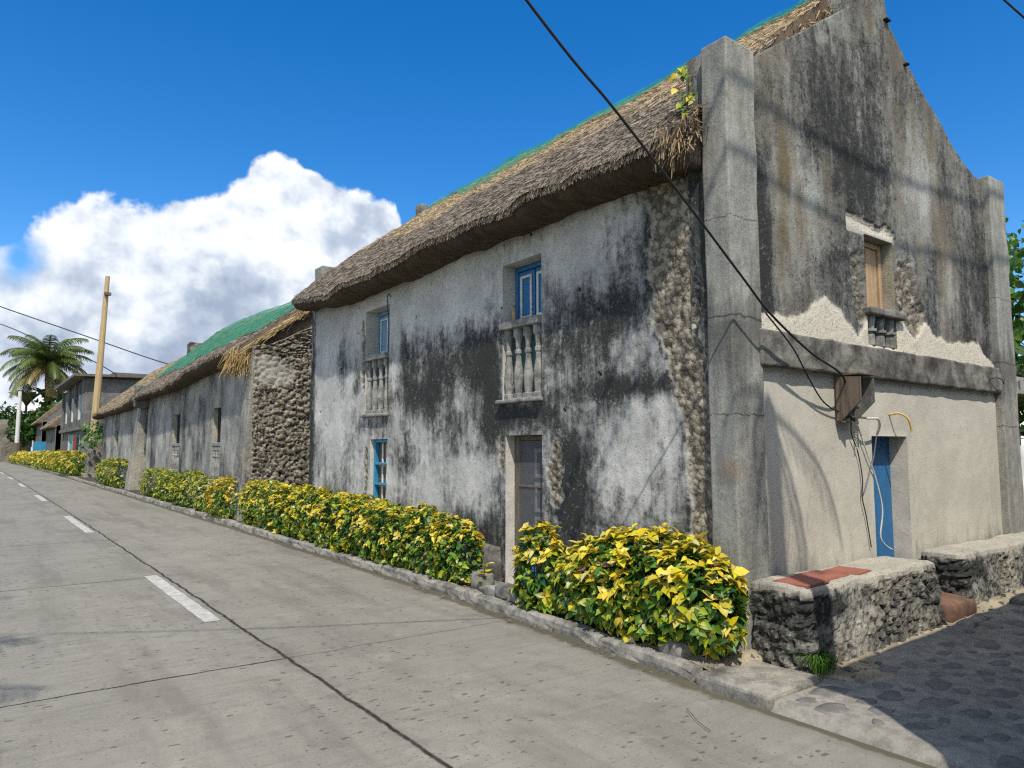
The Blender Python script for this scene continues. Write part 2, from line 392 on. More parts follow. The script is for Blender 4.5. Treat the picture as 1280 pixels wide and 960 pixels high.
def net_mat(name, cover):
    m, g = new_mat(name)
    P = g.n('ShaderNodeTexCoord').outputs['Object']
    n = g.noise(P, 3., 6., .65); f = g.noise(g.scale(P, (1., 1.5, 1.)), 26., 5., .75)
    col = g.mix(n, (.02, .20, .12), (.07, .33, .22))
    wv = g.noise(g.scale(P, (4., 14., 4.)), 3., 5., .7)
    col = g.mix(g.step(wv, .45, .65, 0, .6), col, (.02, .12, .08))
    fac = g.m('ADD', cover, g.m('ADD', g.m('MULTIPLY', g.m('SUBTRACT', n, .5), 1.0), g.m('MULTIPLY', g.m('SUBTRACT', f, .5), 1.5)), clamp=True)
    d = g.n('ShaderNodeBsdfDiffuse', {0: col}); t = g.n('ShaderNodeBsdfTransparent')
    mx = g.n('ShaderNodeMixShader', {0: fac, 1: t.outputs[0], 2: d.outputs[0]})
    g.n('ShaderNodeOutputMaterial', {0: mx.outputs[0]}); return m
M['net'] = net_mat('green_netting', .42); M['net2'] = net_mat('green_netting_dense', .46)
def screen_mat():
    m, g = new_mat('insect_screen')
    P = g.n('ShaderNodeTexCoord').outputs['Object']
    n = g.noise(P, 5., 5., .6)
    d = g.n('ShaderNodeBsdfDiffuse', {0: g.mix(n, (.10, .105, .11), (.17, .17, .17))}); t = g.n('ShaderNodeBsdfTransparent')
    mx = g.n('ShaderNodeMixShader', {0: .36, 1: t.outputs[0], 2: d.outputs[0]})
    g.n('ShaderNodeOutputMaterial', {0: mx.outputs[0]}); return m
M['screen'] = screen_mat()
def thatch_mat():
    m, g = new_mat('thatch_base')
    P = g.n('ShaderNodeTexCoord').outputs['Object']
    n = g.noise(g.scale(P, (1., 3., 1.)), 4., 8., .7); f = g.noise(g.scale(P, (2., 9., 2.)), 10., 6., .75)
    col = g.mix(g.step(n, .3, .7), (.15, .118, .088), (.075, .058, .043))
    col = g.mix(g.step(f, .5, .78, 0, .6), col, (.055, .042, .033))
    out(g, col, .97, g.bump(g.m('ADD', f, n), .9, .05), .08); return m
M['thatch'] = thatch_mat()
# concrete road slab: joints and speckles in place coordinates
def road_mat():
    m, g = new_mat('concrete_road')
    P = g.n('ShaderNodeTexCoord').outputs['Object']
    sp = g.n('ShaderNodeSeparateXYZ', {0: P}); X, Y = sp.outputs[0], sp.outputs[1]
    n1 = g.noise(P, .55, 7., .6); n2 = g.noise(P, 6., 8., .68); n3 = g.noise(P, 70., 4., .7)
    col = g.mix(g.step(n1, .3, .72), (.238, .228, .192), (.182, .174, .148))
    col = g.mix(g.step(n2, .3, .75, 0, .6), col, (.155, .148, .128))
    col = g.mix(g.step(n3, .35, .75, 0, .35), col, (.36, .34, .29))
    # broom lines across the slab and tyre wear
    br_ = g.noise(g.scale(P, (.35, 6., 1.)), 3., 5., .6)
    col = g.mix(g.step(br_, .48, .72, 0, .35), col, (.13, .125, .11))
    wear = g.noise(g.scale(P, (1.6, .22, 1.)), 1.3, 7., .65); big = g.noise(P, 1.6, 8., .7)
    col = g.mix(g.step(wear, .46, .66, 0, .6), col, (.14, .132, .112))
    col = g.mix(g.step(big, .54, .70, 0, .55), col, (.12, .113, .097))
    col = g.mix(g.step(big, .46, .30, 0, .30), col, (.37, .345, .285))
    # aggregate showing as dark oval pits
    pv = g.vor(g.vm('ADD', g.scale(P, (11., 19., 1.)), g.n('ShaderNodeCombineXYZ', {0: g.m('MULTIPLY', n2, 2.), 1: n1}).outputs[0]), 1.)
    pid = g.n('ShaderNodeSeparateColor', {0: pv.outputs['Color']}).outputs[0]
    lim = g.m('MULTIPLY_ADD', g.step(g.noise(P, .7, 5., .6), .38, .62), .42, .06)
    pit = g.m('MULTIPLY', g.step(pv.outputs['Distance'], .27, .19), g.m('LESS_THAN', pid, lim))
    col = g.mix(g.m('MULTIPLY', pit, .72), col, (.075, .07, .062))
    pv2 = g.vor(g.vm('ADD', g.scale(P, (26., 44., 1.)), g.n('ShaderNodeCombineXYZ', {0: n2, 1: n1}).outputs[0]), 1.)
    pid2 = g.n('ShaderNodeSeparateColor', {0: pv2.outputs['Color']}).outputs[0]
    pit2 = g.m('MULTIPLY', g.step(pv2.outputs['Distance'], .32, .2), g.m('LESS_THAN', pid2, g.m('MULTIPLY', lim, .8)))
    col = g.mix(g.m('MULTIPLY', pit2, .6), col, (.09, .084, .072))
    wob = g.m('MULTIPLY', g.m('SUBTRACT', g.noise(P, 2.3, 6., .65), .5), .10)
    wob2 = g.m('MULTIPLY', g.m('SUBTRACT', g.noise(P, 1.1, 6., .65), .5), .16)
    # centre joint bends with the street: x = 2.0 - 0.0000*y ...
    cx = g.m('SUBTRACT', 2.055, g.m('ADD', g.m('MULTIPLY', Y, .0115), g.m('MULTIPLY', g.m('MULTIPLY', Y, Y), .00012)))
    dj = g.m('ABSOLUTE', g.m('SUBTRACT', g.m('ADD', X, wob), cx))
    j1 = g.step(dj, .022, .007)
    # transverse joints every 4.5 m
    yy = g.m('ADD', g.m('ADD', Y, g.m('MULTIPLY', X, .02)), wob2)
    ym = g.m('ABSOLUTE', g.m('SUBTRACT', g.m('FLOORED_MODULO', g.m('ADD', yy, -3.45), 4.5), 2.25))
    left = g.m('LESS_THAN', X, cx)
    j2 = g.m('MULTIPLY', g.step(ym, .017, .005), g.m('MULTIPLY_ADD', left, .55, .42))
    jn = g.m('MAXIMUM', j1, j2)
    jn = g.m('MULTIPLY', jn, g.step(g.noise(P, 14., 4.), .2, .45, .55, 1.))
    col = g.mix(jn, col, (.022, .02, .017))
    halo = g.m('MULTIPLY', g.step(dj, .22, .0), g.step(n2, .35, .7, 0, .3))
    col = g.mix(halo, col, (.12, .112, .095))
    # damp mossy gutter along the kerb
    kb = g.attr('gut').outputs['Fac']
    kb = g.step(g.m('ADD', kb, g.m('MULTIPLY', g.m('SUBTRACT', n2, .5), .8)), .40, .66)
    col = g.mix(g.m('MULTIPLY', kb, .85), col, (.075, .07, .042))
    h = g.m('ADD', g.m('MULTIPLY', n2, .4), g.m('SUBTRACT', g.m('MULTIPLY', n3, .3), g.m('ADD', g.m('MULTIPLY', pit, .6), jn)))
    out(g, col, .93, g.bump(h, .5, .012), .15); return m
M['road'] = road_mat()
M['paint'] = plain_mat('worn_road_paint', (.50, .49, .45), (.36, .35, .31), 9., .9, .4, .006, None, .35, (.2, .19, .165))
def lane_mat():
    m, g = new_mat('side_street_mortar')
    P = g.n('ShaderNodeTexCoord').outputs['Object']
    n1 = g.noise(P, 1.2, 7., .6); n2 = g.noise(P, 9., 8., .7); n3 = g.noise(P, 80., 3., .7)
    col = g.mix(g.step(n1, .3, .7), (.30, .288, .245), (.225, .215, .185))
    col = g.mix(g.step(n2, .35, .66, 0, .75), col, (.12, .114, .098))
    col = g.mix(g.step(n3, .4, .75, 0, .3), col, (.36, .34, .30))
    out(g, col, .93, g.bump(g.m('ADD', n2, g.m('MULTIPLY', n3, .4)), .5, .012), .15); return m
M['lane'] = lane_mat()
M['ground'] = plain_mat('country_ground', (.07, .085, .04), (.14, .12, .075), .4, 1., .5, .05)

# ------------------------------------------------------------------ the setting
def sheet(name, us, vs, f, mat, attrf=None, kind='structure'):
    U, V_ = np.meshgrid(us, vs, indexing='ij'); P = f(U, V_)
    nu, nv = U.shape; i, j = np.meshgrid(np.arange(nu-1), np.arange(nv-1), indexing='ij')
    a = (i*nv+j).ravel(); F = np.stack([a, a+nv, a+nv+1, a+1], 1)
    at = attrf(P) if attrf else None
    return mesh(name, P.reshape(-1, 3), F, mat, None, at, True, kind=kind)
# kerb polyline (road-side foot of the kerb)
KX = np.array([3.35, 3.95, 5., 8., 11., 15., 20., 28.6, 46.7, 75., 113.])
KV = np.array([4.10, 4.14, 4.20, 4.27, 4.25, 4.22, 4.12, 4.0, 3.7, 2.9, 1.3])
kerb_x = lambda y: np.interp(y, KX, KV, left=4.10, right=-2)
gs = np.array([-900, -300, -100, -40, -15, 0, 15, 40, 100, 300, 900.])
sheet('ground', gs, gs, lambda u, v: np.stack([u, v, np.full_like(u, -.06)-np.maximum(0, np.hypot(u, v)-200)*.004], -1), M['ground'])
ys = np.concatenate([np.arange(-8, 20, .12), np.arange(20, 60, .6), np.arange(60, 125, 3)])
ts = np.concatenate([np.linspace(0, .8, 22), np.linspace(.81, 1, 24)])
def road_f(t, y):
    xl = -2.6-np.maximum(0, y-30)**1.55*.006; xr = np.where(y < 3.35, 4.045, kerb_x(y)+.03)
    x = xl+(xr-xl)*t
    return np.stack([x, y, .012*(fbm(x*.7, y*.7, 0, 3, 4)-.5)], -1)
def gut(P):
    x, y = P[..., 0], P[..., 1]
    d = kerb_x(y)-x
    return {'gut': np.where(y > 3.0, np.clip(1-d/.30, 0, 1), np.clip(1-(4.045-x)/.14, 0, 1)).ravel()}
sheet('road', ts, ys, road_f, M['road'], gut)
# painted centre dashes, left of the joint
cxf = lambda y: 2.055-.0115*y-.00012*y*y
dash = MB()
for y0, y1, wd in ((7.25, 10.25, .15), (16.1, 20.3, .15), (26.6, 30., .15), (36.5, 40, .15), (46, 49.5, .15), (56, 60, .15), (67, 71, .15)):
    yy = np.linspace(y0, y1, 30); V = []
    for y in yy:
        e = .012*(vn(y*9, 1)-.5); xa, xb = cxf(y)-.075-wd+e, cxf(y)-.075+.012*(vn(y*9, 5)-.5); V += [(x_, y, .0045+.012*(float(fbm(x_*.7, y*.7, 0, 3, 4))-.5)) for x_ in (xa, xb)]
    dash.add(V, [[2*i, 2*i+1, 2*i+3, 2*i+2] for i in range(len(yy)-1)])
dash.build('lane_marking', M['paint'], kind='structure')
# kerb of irregular cast lengths
kb = MB(); y = 3.40; k = 0
while y < 112:
    ln = (.75+.8*random.random()) if y < 30 else 4.
    y1 = y+ln; n = max(3, int(ln/.12)) if y < 30 else 4
    hgt = .085+.03*random.random(); wdt = .13+.03*random.random(); dx = .02*(random.random()-.5)
    V, sec = [], 8
    for i in range(n+1):
        yy = y+(ln-.012)*i/n; x = float(kerb_x(yy))+dx
        e = 1.0 if 0 < i < n else .86
        for a, b in ((0, -.05), (0.002, .35), (.008, .8), (.03, 1.), (.10, 1.02), (wdt-.015, .95), (wdt, .6), (wdt, -.05)):
            j = .014*(vn(yy*7, a*90, b*3, 8)-.5)*2
            V.append((x+a+j, yy+.01*(vn(yy*5, b*9, 3)-.5), hgt*b*(e if b > .5 else 1)+j*.8*(b > .3)))
    F = [[i*sec+q, i*sec+q+1, (i+1)*sec+q+1, (i+1)*sec+q] for i in range(n) for q in range(sec-1)]
    F += [list(range(sec)), [n*sec+q for q in range(sec)][::-1]]
    kb.add(V, F); y = y1; k += 1
kb.build('kerb', M['kerb'], kind='structure')
# planting bed behind the kerb
def bed_f(t, y):
    x = kerb_x(y)+.10+t*np.maximum(.15, 5.05-kerb_x(y)-.10)
    return np.stack([x, y, .065+.05*(fbm(x*4, y*4, 0, 4, 9)-.5)+.02*t], -1)
sheet('planting_bed', np.linspace(0, 1, 10), np.concatenate([np.arange(3.95, 32, .12), np.arange(32, 112, 2)]), bed_f, M['soil'])
# sandy corner and paved corner slab
def sand_f(x, y):
    e = .03+.055*sm(y, 3.0, 3.7)+.03*sm(x, 4.3, 5.0)+.035*(fbm(x*5, y*5, 0, 4, 3)-.5)
    e = e*sm(y, 3.26, 3.38)-.02*(1-sm(y, 3.26, 3.38))
    return np.stack([x, y, e], -1)
sheet('dirt_corner', np.arange(4.27, 5.01, .04), np.arange(3.26, 4.1, .04), sand_f, M['sand'])
slab = MB()
slab.add(*rbox((4.15, 2.80, -.12), (4.80, 3.42, .052), .06, .012, .03, 5, 5.))
slab.build('pavement', M['kerb'], kind='structure')
# side street mortar sheet with set stones
def lane_f(x, y):
    z = .014+.02*(fbm(x*1.5, y*1.5, 0, 4, 21)-.5)+.012*(fbm(x*6, y*6, 0, 3, 22)-.5)+.05*sm(y, 2.3, 2.9)*sm(x, 5., 6)
    z = z+np.maximum(0, x-6)*.012
    z = z-.09*(1-sm(x, 4.17, 4.22))
    return np.stack([x, y, z], -1)
sheet('side_street', np.concatenate([np.arange(4.15, 8.5, .06), np.arange(8.5, 40, .8)]), np.concatenate([np.arange(-1.5, 0.8, .4), np.arange(.8, 2.85, .06)]), lane_f, M['lane'])
def mud_f(x, y):
    z = .022+.06*sm(y, 2.75, 3.1)+.05*(fbm(x*4, y*4, 0, 4, 31)-.5)+.06*(fbm(x*1.3, y*1.3, 0, 4, 33)-.55)*sm(y, 2.9, 2.5)-.06*sm(y, 2.62, 2.3)-.11*(1-sm(x, 4.78, 4.98))+np.maximum(0, x-6)*.012
    return np.stack([x, y, z], -1)
sheet('dirt_verge', np.arange(4.79, 14, .06), np.arange(2.28, 3.6, .045), mud_f, M['sand'])
st = MB(); placed = []
for k in range(2600):
    x = 4.36+random.random()**1.2*8; y = .75+random.random()*1.95
    if random.random() < .2: r = .14+.1*random.random()
    else: r = .05+.10*random.random()
    if any((x-a)**2+((y-b)*1.5)**2 < (r+c+.03)**2 for a, b, c in placed): continue
    placed.append((x, y, r)); n = 12; ang = random.uniform(-.5, .5); V = []
    z0 = float(lane_f(np.array(x), np.array(y))[2])
    for ring, (q, zz) in enumerate(((1., -.012), (.93, .003), (.5, .005))):
        for i in range(n):
            a = 2*PI*i/n; rr = r*q*(1+.8*(vn(math.cos(a)*2.2+x*9, math.sin(a)*2.2, y*3, 5)-.5))
            dx, dy = rr*math.cos(a), rr*.62*math.sin(a)
            V.append((x+dx*math.cos(ang)-dy*math.sin(ang), y+dx*math.sin(ang)+dy*math.cos(ang), z0+zz))
    F = [[q*n+i, q*n+(i+1) % n, (q+1)*n+(i+1) % n, (q+1)*n+i] for q in range(2) for i in range(n)]+[[2*n+i for i in range(n)]]
    st.add(V, F)
st.build('paving_stones', M['cobble'], kind='structure', smooth=True)
# kerb stones of the lane in front of the doorway
kl = MB()
kl.add(*rbox((7.05, 2.72, -.05), (8.3, 2.86, .10), .08, .03, .04, 12, 5.)); kl.add(*rbox((8.33, 2.74, -.05), (10.4, 2.87, .15), .08, .03, .04, 13, 5.))
kl.build('lane_kerb', M['kerb'], kind='structure')

gv = MB(); rg = np.random.default_rng(5)
for k in range(420):
    u = rg.random()
    if u < .45: x, y = 4.9+rg.random()**1.5*5, 2.72+rg.random()*.32; z = float(mud_f(np.array(x), np.array(y))[2])
    elif u < .7: x, y = 4.3+rg.random()*.6, 3.3+rg.random()*.6; z = float(sand_f(np.array(x), np.array(y))[2])
    elif u < .85: y = 3.6+rg.random()*6; x = float(kerb_x(y))-.02-.12*rg.random()**2; z = .004
    else: y = 3.6+rg.random()*5; x = float(kerb_x(y))+.13+rg.random()*.2; z = .075
    r = .006+.016*rg.random()**3; V, F = rbox((x-r, y-r, z-r*.5), (x+r*(.8+.6*rg.random()), y+r, z+r), 1., 0, r*.5); V = V+rg.normal(0, r*.12, V.shape); gv.add(V, F)
gv.build('gravel', M['stone'], kind='stuff')
# ------------------------------------------------------------------ walls as displaced sheets with openings
def axis_pts(a, b, step, cuts):
    p = list(np.arange(a, b, step))+[b]
    p = [q for q in p if all(abs(q-c) > step*.45 for c in cuts)]+[c for c in cuts if a <= c <= b]
    return np.array(sorted(set(np.round(p, 5))))
def wall(name, parent, mat, plane, sgn, pos, u0, u1, z0, z1, step, holes, disp, maskf, top=None, depth=.4, tonef=None):
    """plane 'x': wall at X=pos running along Y, outward normal sgn*X; plane 'y' likewise.  holes: (u0,u1,z0,z1,depth)"""
    us = axis_pts(u0, u1, step, [c for h in holes for c in h[:2]])
    zs = axis_pts(z0, z1, step, [c for h in holes for c in h[2:4]])
    rows = len(zs); U, Z = np.meshgrid(us, zs, indexing='ij')
    if top is not None:
        nt = 64; tt = np.linspace(0, 1, nt+1)[1:]
        Tz = z1+(top(us)[:, None]-z1)*tt[None, :]
        U = np.concatenate([U, np.repeat(us[:, None], nt, 1)], 1); Z = np.concatenate([Z, Tz], 1)
    hd = np.full(U.shape, 9.)
    for a, b, c, d, _ in holes:
        dx = np.maximum(np.maximum(a-U, U-b), 0); dz = np.maximum(np.maximum(c-Z, Z-d), 0)
        hd = np.minimum(hd, np.hypot(dx, dz))
    mk, tone, h = maskf(U, Z, hd)
    h = (h+disp(U, Z))*np.clip(hd/.05, 0, 1)
    nu, nz = U.shape
    def pt(u, z, n):
        q = [None]*3
        q[0 if plane == 'x' else 1] = pos+sgn*n+0*u; q[1 if plane == 'x' else 0] = u; q[2] = z
        return np.stack(np.broadcast_arrays(*q), -1)
    V = pt(U, Z, h).reshape(-1, 3)
    i, j = np.meshgrid(np.arange(nu-1), np.arange(nz-1), indexing='ij')
    uc = (U[:-1, :-1]+U[1:, 1:])/2; zc = (Z[:-1, :-1]+Z[1:, 1:])/2
    keep = np.ones(uc.shape, bool)
    for a, b, c, d, _ in holes: keep &= ~((uc > a) & (uc < b) & (zc > c) & (zc < d))
    a0 = (i*nz+j)[keep]; F = np.stack([a0, a0+nz, a0+nz+1, a0+1], 1)
    A = [np.stack([q.ravel() for q in mk], 1)]; Tn = [tone.ravel()]
    # rim: extrude the outer border back by depth
    border = [(q, 0) for q in range(nu)]+[(nu-1, q) for q in range(1, nz)]+[(q, nz-1) for q in range(nu-2, -1, -1)]+[(0, q) for q in range(nz-2, 0, -1)]
    bi = np.array([p*nz+q for p, q in border]); n0 = len(V); nb = len(bi)
    BV = pt(U.ravel()[bi], Z.ravel()[bi], np.full(nb, -depth))
    k = np.arange(nb); F = np.concatenate([F, np.stack([bi, n0+k, n0+(k+1) % nb, bi[(k+1) % nb]], 1)])
    V = np.concatenate([V, BV]); A.append(A[0][bi]); Tn.append(Tn[0][bi])
    # reveals, cut in small quads
    for a, b, c, d, dp in holes:
        for (p, q) in (((a, c), (a, d)), ((a, d), (b, d)), ((b, d), (b, c)), ((b, c), (a, c))):
            m = max(2, int(max(abs(p[0]-q[0]), abs(p[1]-q[1]))/.06)); md = 6
            tt = np.linspace(0, 1, m+1); dd = np.linspace(0, dp, md)
            Tt, Dd = np.meshgrid(tt, dd, indexing='ij')
            uu = p[0]+(q[0]-p[0])*Tt; zz = p[1]+(q[1]-p[1])*Tt
            rough = .03*(fbm(uu*9, zz*9, Dd*9, 3, 77)-.5)*np.sin(np.pi*np.clip(Tt, 0, 1))*np.minimum(1, Dd/.03)
            if p[0] == q[0]: uu = uu+rough
            else: zz = zz+rough
            n0 = len(V); V = np.concatenate([V, pt(uu, zz, -Dd).reshape(-1, 3)])
            ii, jj = np.meshgrid(np.arange(m), np.arange(md-1), indexing='ij'); q0 = (n0+ii*md+jj).ravel()
            F = np.concatenate([F, np.stack([q0, q0+md, q0+md+1, q0+1], 1)])
            cnt = uu.size
            A.append(np.tile([.14, 0, .35], (cnt, 1))); Tn.append(np.full(cnt, .5))
    return mesh(name, V, F, mat, parent, {'m': np.concatenate(A), 'tone': np.concatenate(Tn)}, False)
def blob(U, Z, u, z, su, sz, amp): return amp*np.exp(-((U-u)/su)**2-((Z-z)/sz)**2)
def rubble_field(U, Z, sx, sz, seed):
    wx = .35*(fbm(U*3, Z*3, 0, 3, seed+5)-.5); wz = .35*(fbm(U*3, Z*3, 4, 3, seed+9)-.5)
    f1, f2, idv = worley((U+wx*.3)/sx, (Z+wz*.3)/sz, seed)
    dome = np.clip((f2-f1)*1.6, 0, 1)**.6
    return dome, idv

# ================================================================== HOUSE 1
H1 = thing('stone_house', 'two-storey stone house at the street corner, black-stained plaster, balustraded windows and a thick thatched roof', 'house', (7.7, 8., 0))
fw_holes = [(5.93, 6.66, 2.21, 3.80, .26), (9.60, 10.43, 2.18, 3.84, .26), (9.61, 10.20, .80, 1.785, .20), (5.93, 6.60, .10, 1.795, .20)]
def front_mask(U, Z, hd):
    # exposed rubble beside the corner pillar, running down and towards the pillar
    ctr = np.interp(Z, [0, 1.1, 1.9, 2.1, 2.6, 2.8, 3.4, 3.8, 4.1, 4.5], [3.78, 3.80, 3.83, 3.90, 4.02, 4.08, 4.12, 4.12, 4.22, 4.25])
    wid = np.interp(Z, [0, 1.1, 1.9, 2.6, 3.4, 4.1], [.13, .16, .19, .24, .23, .30])
    e = np.abs(U-ctr)/wid+1.1*(fbm(U*5, Z*5, 0, 5, 3)-.5)
    G1 = sm(e, 1.05, .85)
    # spalls beside door and window
    for (u, z, su, sz) in ((5.72, 1.32, .13, .42), (6.70, 1.55, .07, .25), (10.50, 3.1, .085, .65), (10.36, 1.25, .07, .55), (4.5, 1.9, .0001, .0001)):
        q = np.hypot((U-u)/su, (Z-z)/sz)+1.2*(fbm(U*7, Z*7, 1, 4, 13)-.5); G1 = np.maximum(G1, sm(q, 1.0, .8))
    dome, idv = rubble_field(U, Z, .10, .085, 41)
    fine = fbm(U*30, Z*30, 0, 3, 8)
    h = -.04*G1+G1*(.034*dome+.045*(fine-.5))
    lip = sm(e, 1.5, 1.05)*(1-G1); h = h+.012*lip
    s = .41+.11*sm(U, 6.2, 4.6)+.12*sm(Z, 3.6, 2.6)+.95*(fbm(U*.9, Z*.8, 0, 6, 51)-.5)+.42*(fbm(U*3.6, Z*.9, 2, 5, 61)-.5)+.5*(fbm(U*6, Z*5, 2, 5, 62)-.5)
    for a in ((7.7, 2.75, .9, .38, .42), (8.5, 2.35, .7, .3, .36), (6.85, 2.2, .16, .62, .5), (6.95, 1.9, .3, .2, .25), (6.3, 2.03, .5, .14, .5), (5.55, 2.75, .30, .55, .45), (4.75, 3.1, .35, .42, .24),
              (4.65, 2.22, .85, .10, .48), (4.9, 2.95, .4, .3, .22), (5.45, 1.25, .16, .55, .42), (5.15, .8, .4, .3, .15), (11.35, 3.1, .22, .6, .38), (12.75, 2.5, .14, 3., .55), (9.15, 1.5, .4, .3, .34), (8.1, 1.9, .5, .3, .16),
              (7.2, .75, .8, .22, .30), (10.1, 2.0, .5, .12, .18), (9.0, 3.0, .35, .35, .30), (4.3, 3.6, .22, .4, .35), (3.75, 3.3, .12, 1.2, .35), (10.75, 2.7, .12, .5, .35)):
        s = s+blob(U, Z, *a)
    for a in ((11.6, 2.0, .42, .75, -.42), (7.45, 1.2, .5, .5, -.40), (4.5, 1.5, .42, .5, -.36), (7.9, 3.75, 2.2, .45, -.42), (11, 3.9, 1.5, .35, -.3), (5.2, 3.75, .6, .35, -.3), (4.6, 2.62, .3, .16, -.25), (8.4, 1.1, .3, .5, -.25), (4.55, 3.4, .15, .2, -.15), (12.2, 2.8, .25, .8, -.3), (9.4, 2.6, .12, .5, -.18)):
        s = s+blob(U, Z, *a)
    s = s+.25*sm(Z, .9, .2)*(.4+fbm(U*2, Z*2, 0, 3, 9))
    s = s*(1-.9*G1)
    # small bullet-like pits
    f1, f2, pid = worley(U*4.5+.2*fbm(U*9, Z*9, 0, 3, 3), Z*4.5, 99); pit = ((f1 < .05+.6*pid) & (pid < .06)).astype(float); s = s+pit*.9; h = h-.03*pit
    s = s+.35*sm(np.abs(e-1.0), .16, .02)*(fbm(U*8, Z*8, 0, 3, 2) > .5)
    return (s, G1, .0*s), idv, h
def front_disp(U, Z): return .05*(fbm(U*.8, Z*.8, 0, 3, 5)-.5)+.016*(fbm(U*5, Z*5, 0, 4, 6)-.5)
wall('front_wall', H1, M['front'], 'x', -1, 4.80, 3.66, 12.82, 0., 4.42, .028, fw_holes, front_disp, front_mask, depth=.45)
# low plinth at the wall foot
pl = MB()
pl.add(*rbox((4.68, 4.9, 0.), (4.80, 5.92, .50), .08, .02, .03, 3, 5.)); pl.add(*rbox((4.69, 6.66, 0.), (4.80, 7.5, .53), .08, .02, .03, 4, 5.))
pl.each('plinth', M['ledge'], H1)
# gable wall towards the lane
GT = lambda u: np.interp(u, [4.8, 5.15, 6.36, 6.98, 6.99, 7.70, 7.745, 7.98, 8.23, 8.55, 9.01, 9.35, 9.64, 9.9, 10.17, 10.7], [4.9, 5.02, 5.83, 6.24, 6.97, 6.97, 6.37, 6.19, 6.00, 5.80, 5.56, 5.36, 5.20, 5.13, 5.10, 5.1])+.03*(fbm(u*6, 0*u, 0, 3, 4)-.5)
gb_holes = [(7.02, 7.62, 2.68, 3.82, .28)]
def gable_mask(U, Z, hd):
    G1 = 0*U
    for (u, z, su, sz) in ((7.90, 3.30, .24, .50), (8.02, 3.0, .28, .25), (6.90, 3.25, .13, .42)):
        q = np.hypot((U-u)/su, (Z-z)/sz)+1.3*(fbm(U*6, Z*6, 1, 4, 23)-.5); G1 = np.maximum(G1, sm(q, 1.0, .82))
    dome, idv = rubble_field(U, Z, .11, .10, 45)
    edge = np.interp(U, [5.1, 5.45, 5.75, 6.05, 6.2, 6.45, 6.6, 6.8, 6.95, 7.0, 7.65, 7.8, 8.0, 8.15, 8.3, 8.5, 8.8, 9.1, 9.5, 9.75, 9.9, 10.2],
                     [2.74, 2.80, 2.80, 2.98, 3.06, 3.0, 2.86, 2.76, 2.86, 2.98, 2.98, 2.95, 2.84, 2.95, 3.03, 2.92, 2.86, 2.90, 2.92, 2.95, 2.80, 2.66])
    B = sm(Z-edge+.10*(fbm(U*9, Z*9, 0, 4, 6)-.5), .02, -.02)*(1-.0*G1)
    lint = np.interp(U, [6.70, 6.74, 6.9, 7.2, 7.35, 7.5, 7.68, 7.72], [3.86, 4.0, 3.98, 3.97, 3.92, 3.99, 3.93, 3.8])
    B2 = sm(Z, 3.80, 3.81)*sm(Z-lint, .008, -.008)*((U > 6.72) & (U < 7.70))*sm(Z+ (U-7)*0.0, 3.8, 3.82)
    G1 = G1*(1-B); B = np.maximum(B, B2)
    h = -.05*G1+G1*(.035*dome+.04*(fbm(U*26, Z*26, 0, 3, 8)-.5))-.028*B2+.012*B*(1-B2)
    s = .52+.45*(fbm(U*.9, Z*.7, 3, 5, 71)-.5)+.36*(fbm(U*3.2, Z*.8, 2, 5, 81)-.5)+.35*(fbm(U*5, Z*3.5, 2, 5, 82)-.5)
    for a in ((5.28, 3.3, .13, 1.0, .55), (7.0, 4.8, 1.0, .5, .22), (6.9, 4.3, .8, .4, .18), (8.6, 4.0, .4, 1.0, .12), (7.3, 5.6, .8, .5, .15), (9.95, 3.9, .2, 1.0, .2), (6.5, 3.35, .35, .5, .22), (6.2, 5.2, .5, .4, .15), (9.4, 3.5, .2, .6, .15), (8.4, 3.6, .25, .5, .15), (7.5, 2.62, 3.2, .07, .5)):
        s = s+blob(U, Z, *a)
    for a in ((5.75, 3.75, .40, .55, -.62), (8.35, 4.65, .42, .6, -.56), (8.9, 3.7, .22, .6, -.45), (6.3, 3.9, .2, .5, -.25), (8.3, 3.9, .2, .5, -.3), (7.55, 5.0, .2, .3, -.15), (9.8, 3.1, .2, .25, -.2), (7.7, 4.3, .3, .3, -.18), (5.5, 3.1, .15, .3, -.25)):
        s = s+blob(U, Z, *a)
    s = s*(1-.9*B)-.25*B; s = s*(1-.4*G1)
    ln = sm(np.abs(Z-lint-.018), .016, .004)*((U > 6.72) & (U < 7.72)); s = s+.6*ln
    return (s, G1, B), idv, h
def gable_disp(U, Z): return .04*(fbm(U*.8, Z*.8, 0, 3, 15)-.5)+.014*(fbm(U*5, Z*5, 0, 4, 16)-.5)
wall('gable_wall', H1, M['gable'], 'y', -1, 3.48, 4.82, 10.64, 2.60, 5.08, .03, gb_holes, gable_disp, gable_mask, top=lambda u: np.maximum(GT(u), 5.081), depth=.42)
def low_mask(U, Z, hd):
    s = .20+.5*(fbm(U*1.1, Z*1.1, 3, 5, 171)-.5)+.22*sm(Z, .95, .55)+.12*sm(Z, 2.15, 2.34)+.35*(fbm(U*4, Z*.9, 0, 4, 175)-.5)
    for a in ((6.1, 1.2, .35, .5, .10), (9.9, 1.4, .12, 1., .15), (7.95, 1.0, .1, .8, .08)): s = s+blob(U, Z, *a)
    # hairline patch outline left of the door
    q = np.abs(np.hypot((U-6.35)/.55, (Z-.8)/.85)-1); s = s+.22*sm(q, .035, .01)*(Z > .9)
    s = s+.35*sm(np.abs(U-7.86-.02*np.sin(Z*9)), .012, .004)
    return (s, 0*U, 0*U), 0*U+.5, 0*U
wall('lower_wall', H1, M['lowgable'], 'y', -1, 3.49, 5.05, 10.30, 0., 2.40, .035, [(7.01, 7.75, .06, 1.77, .21)], lambda U, Z: .025*(fbm(U*1.2, Z*1.2, 0, 3, 25)-.5)+.006*(fbm(U*7, Z*7, 0, 3, 26)-.5), low_mask, depth=.40)
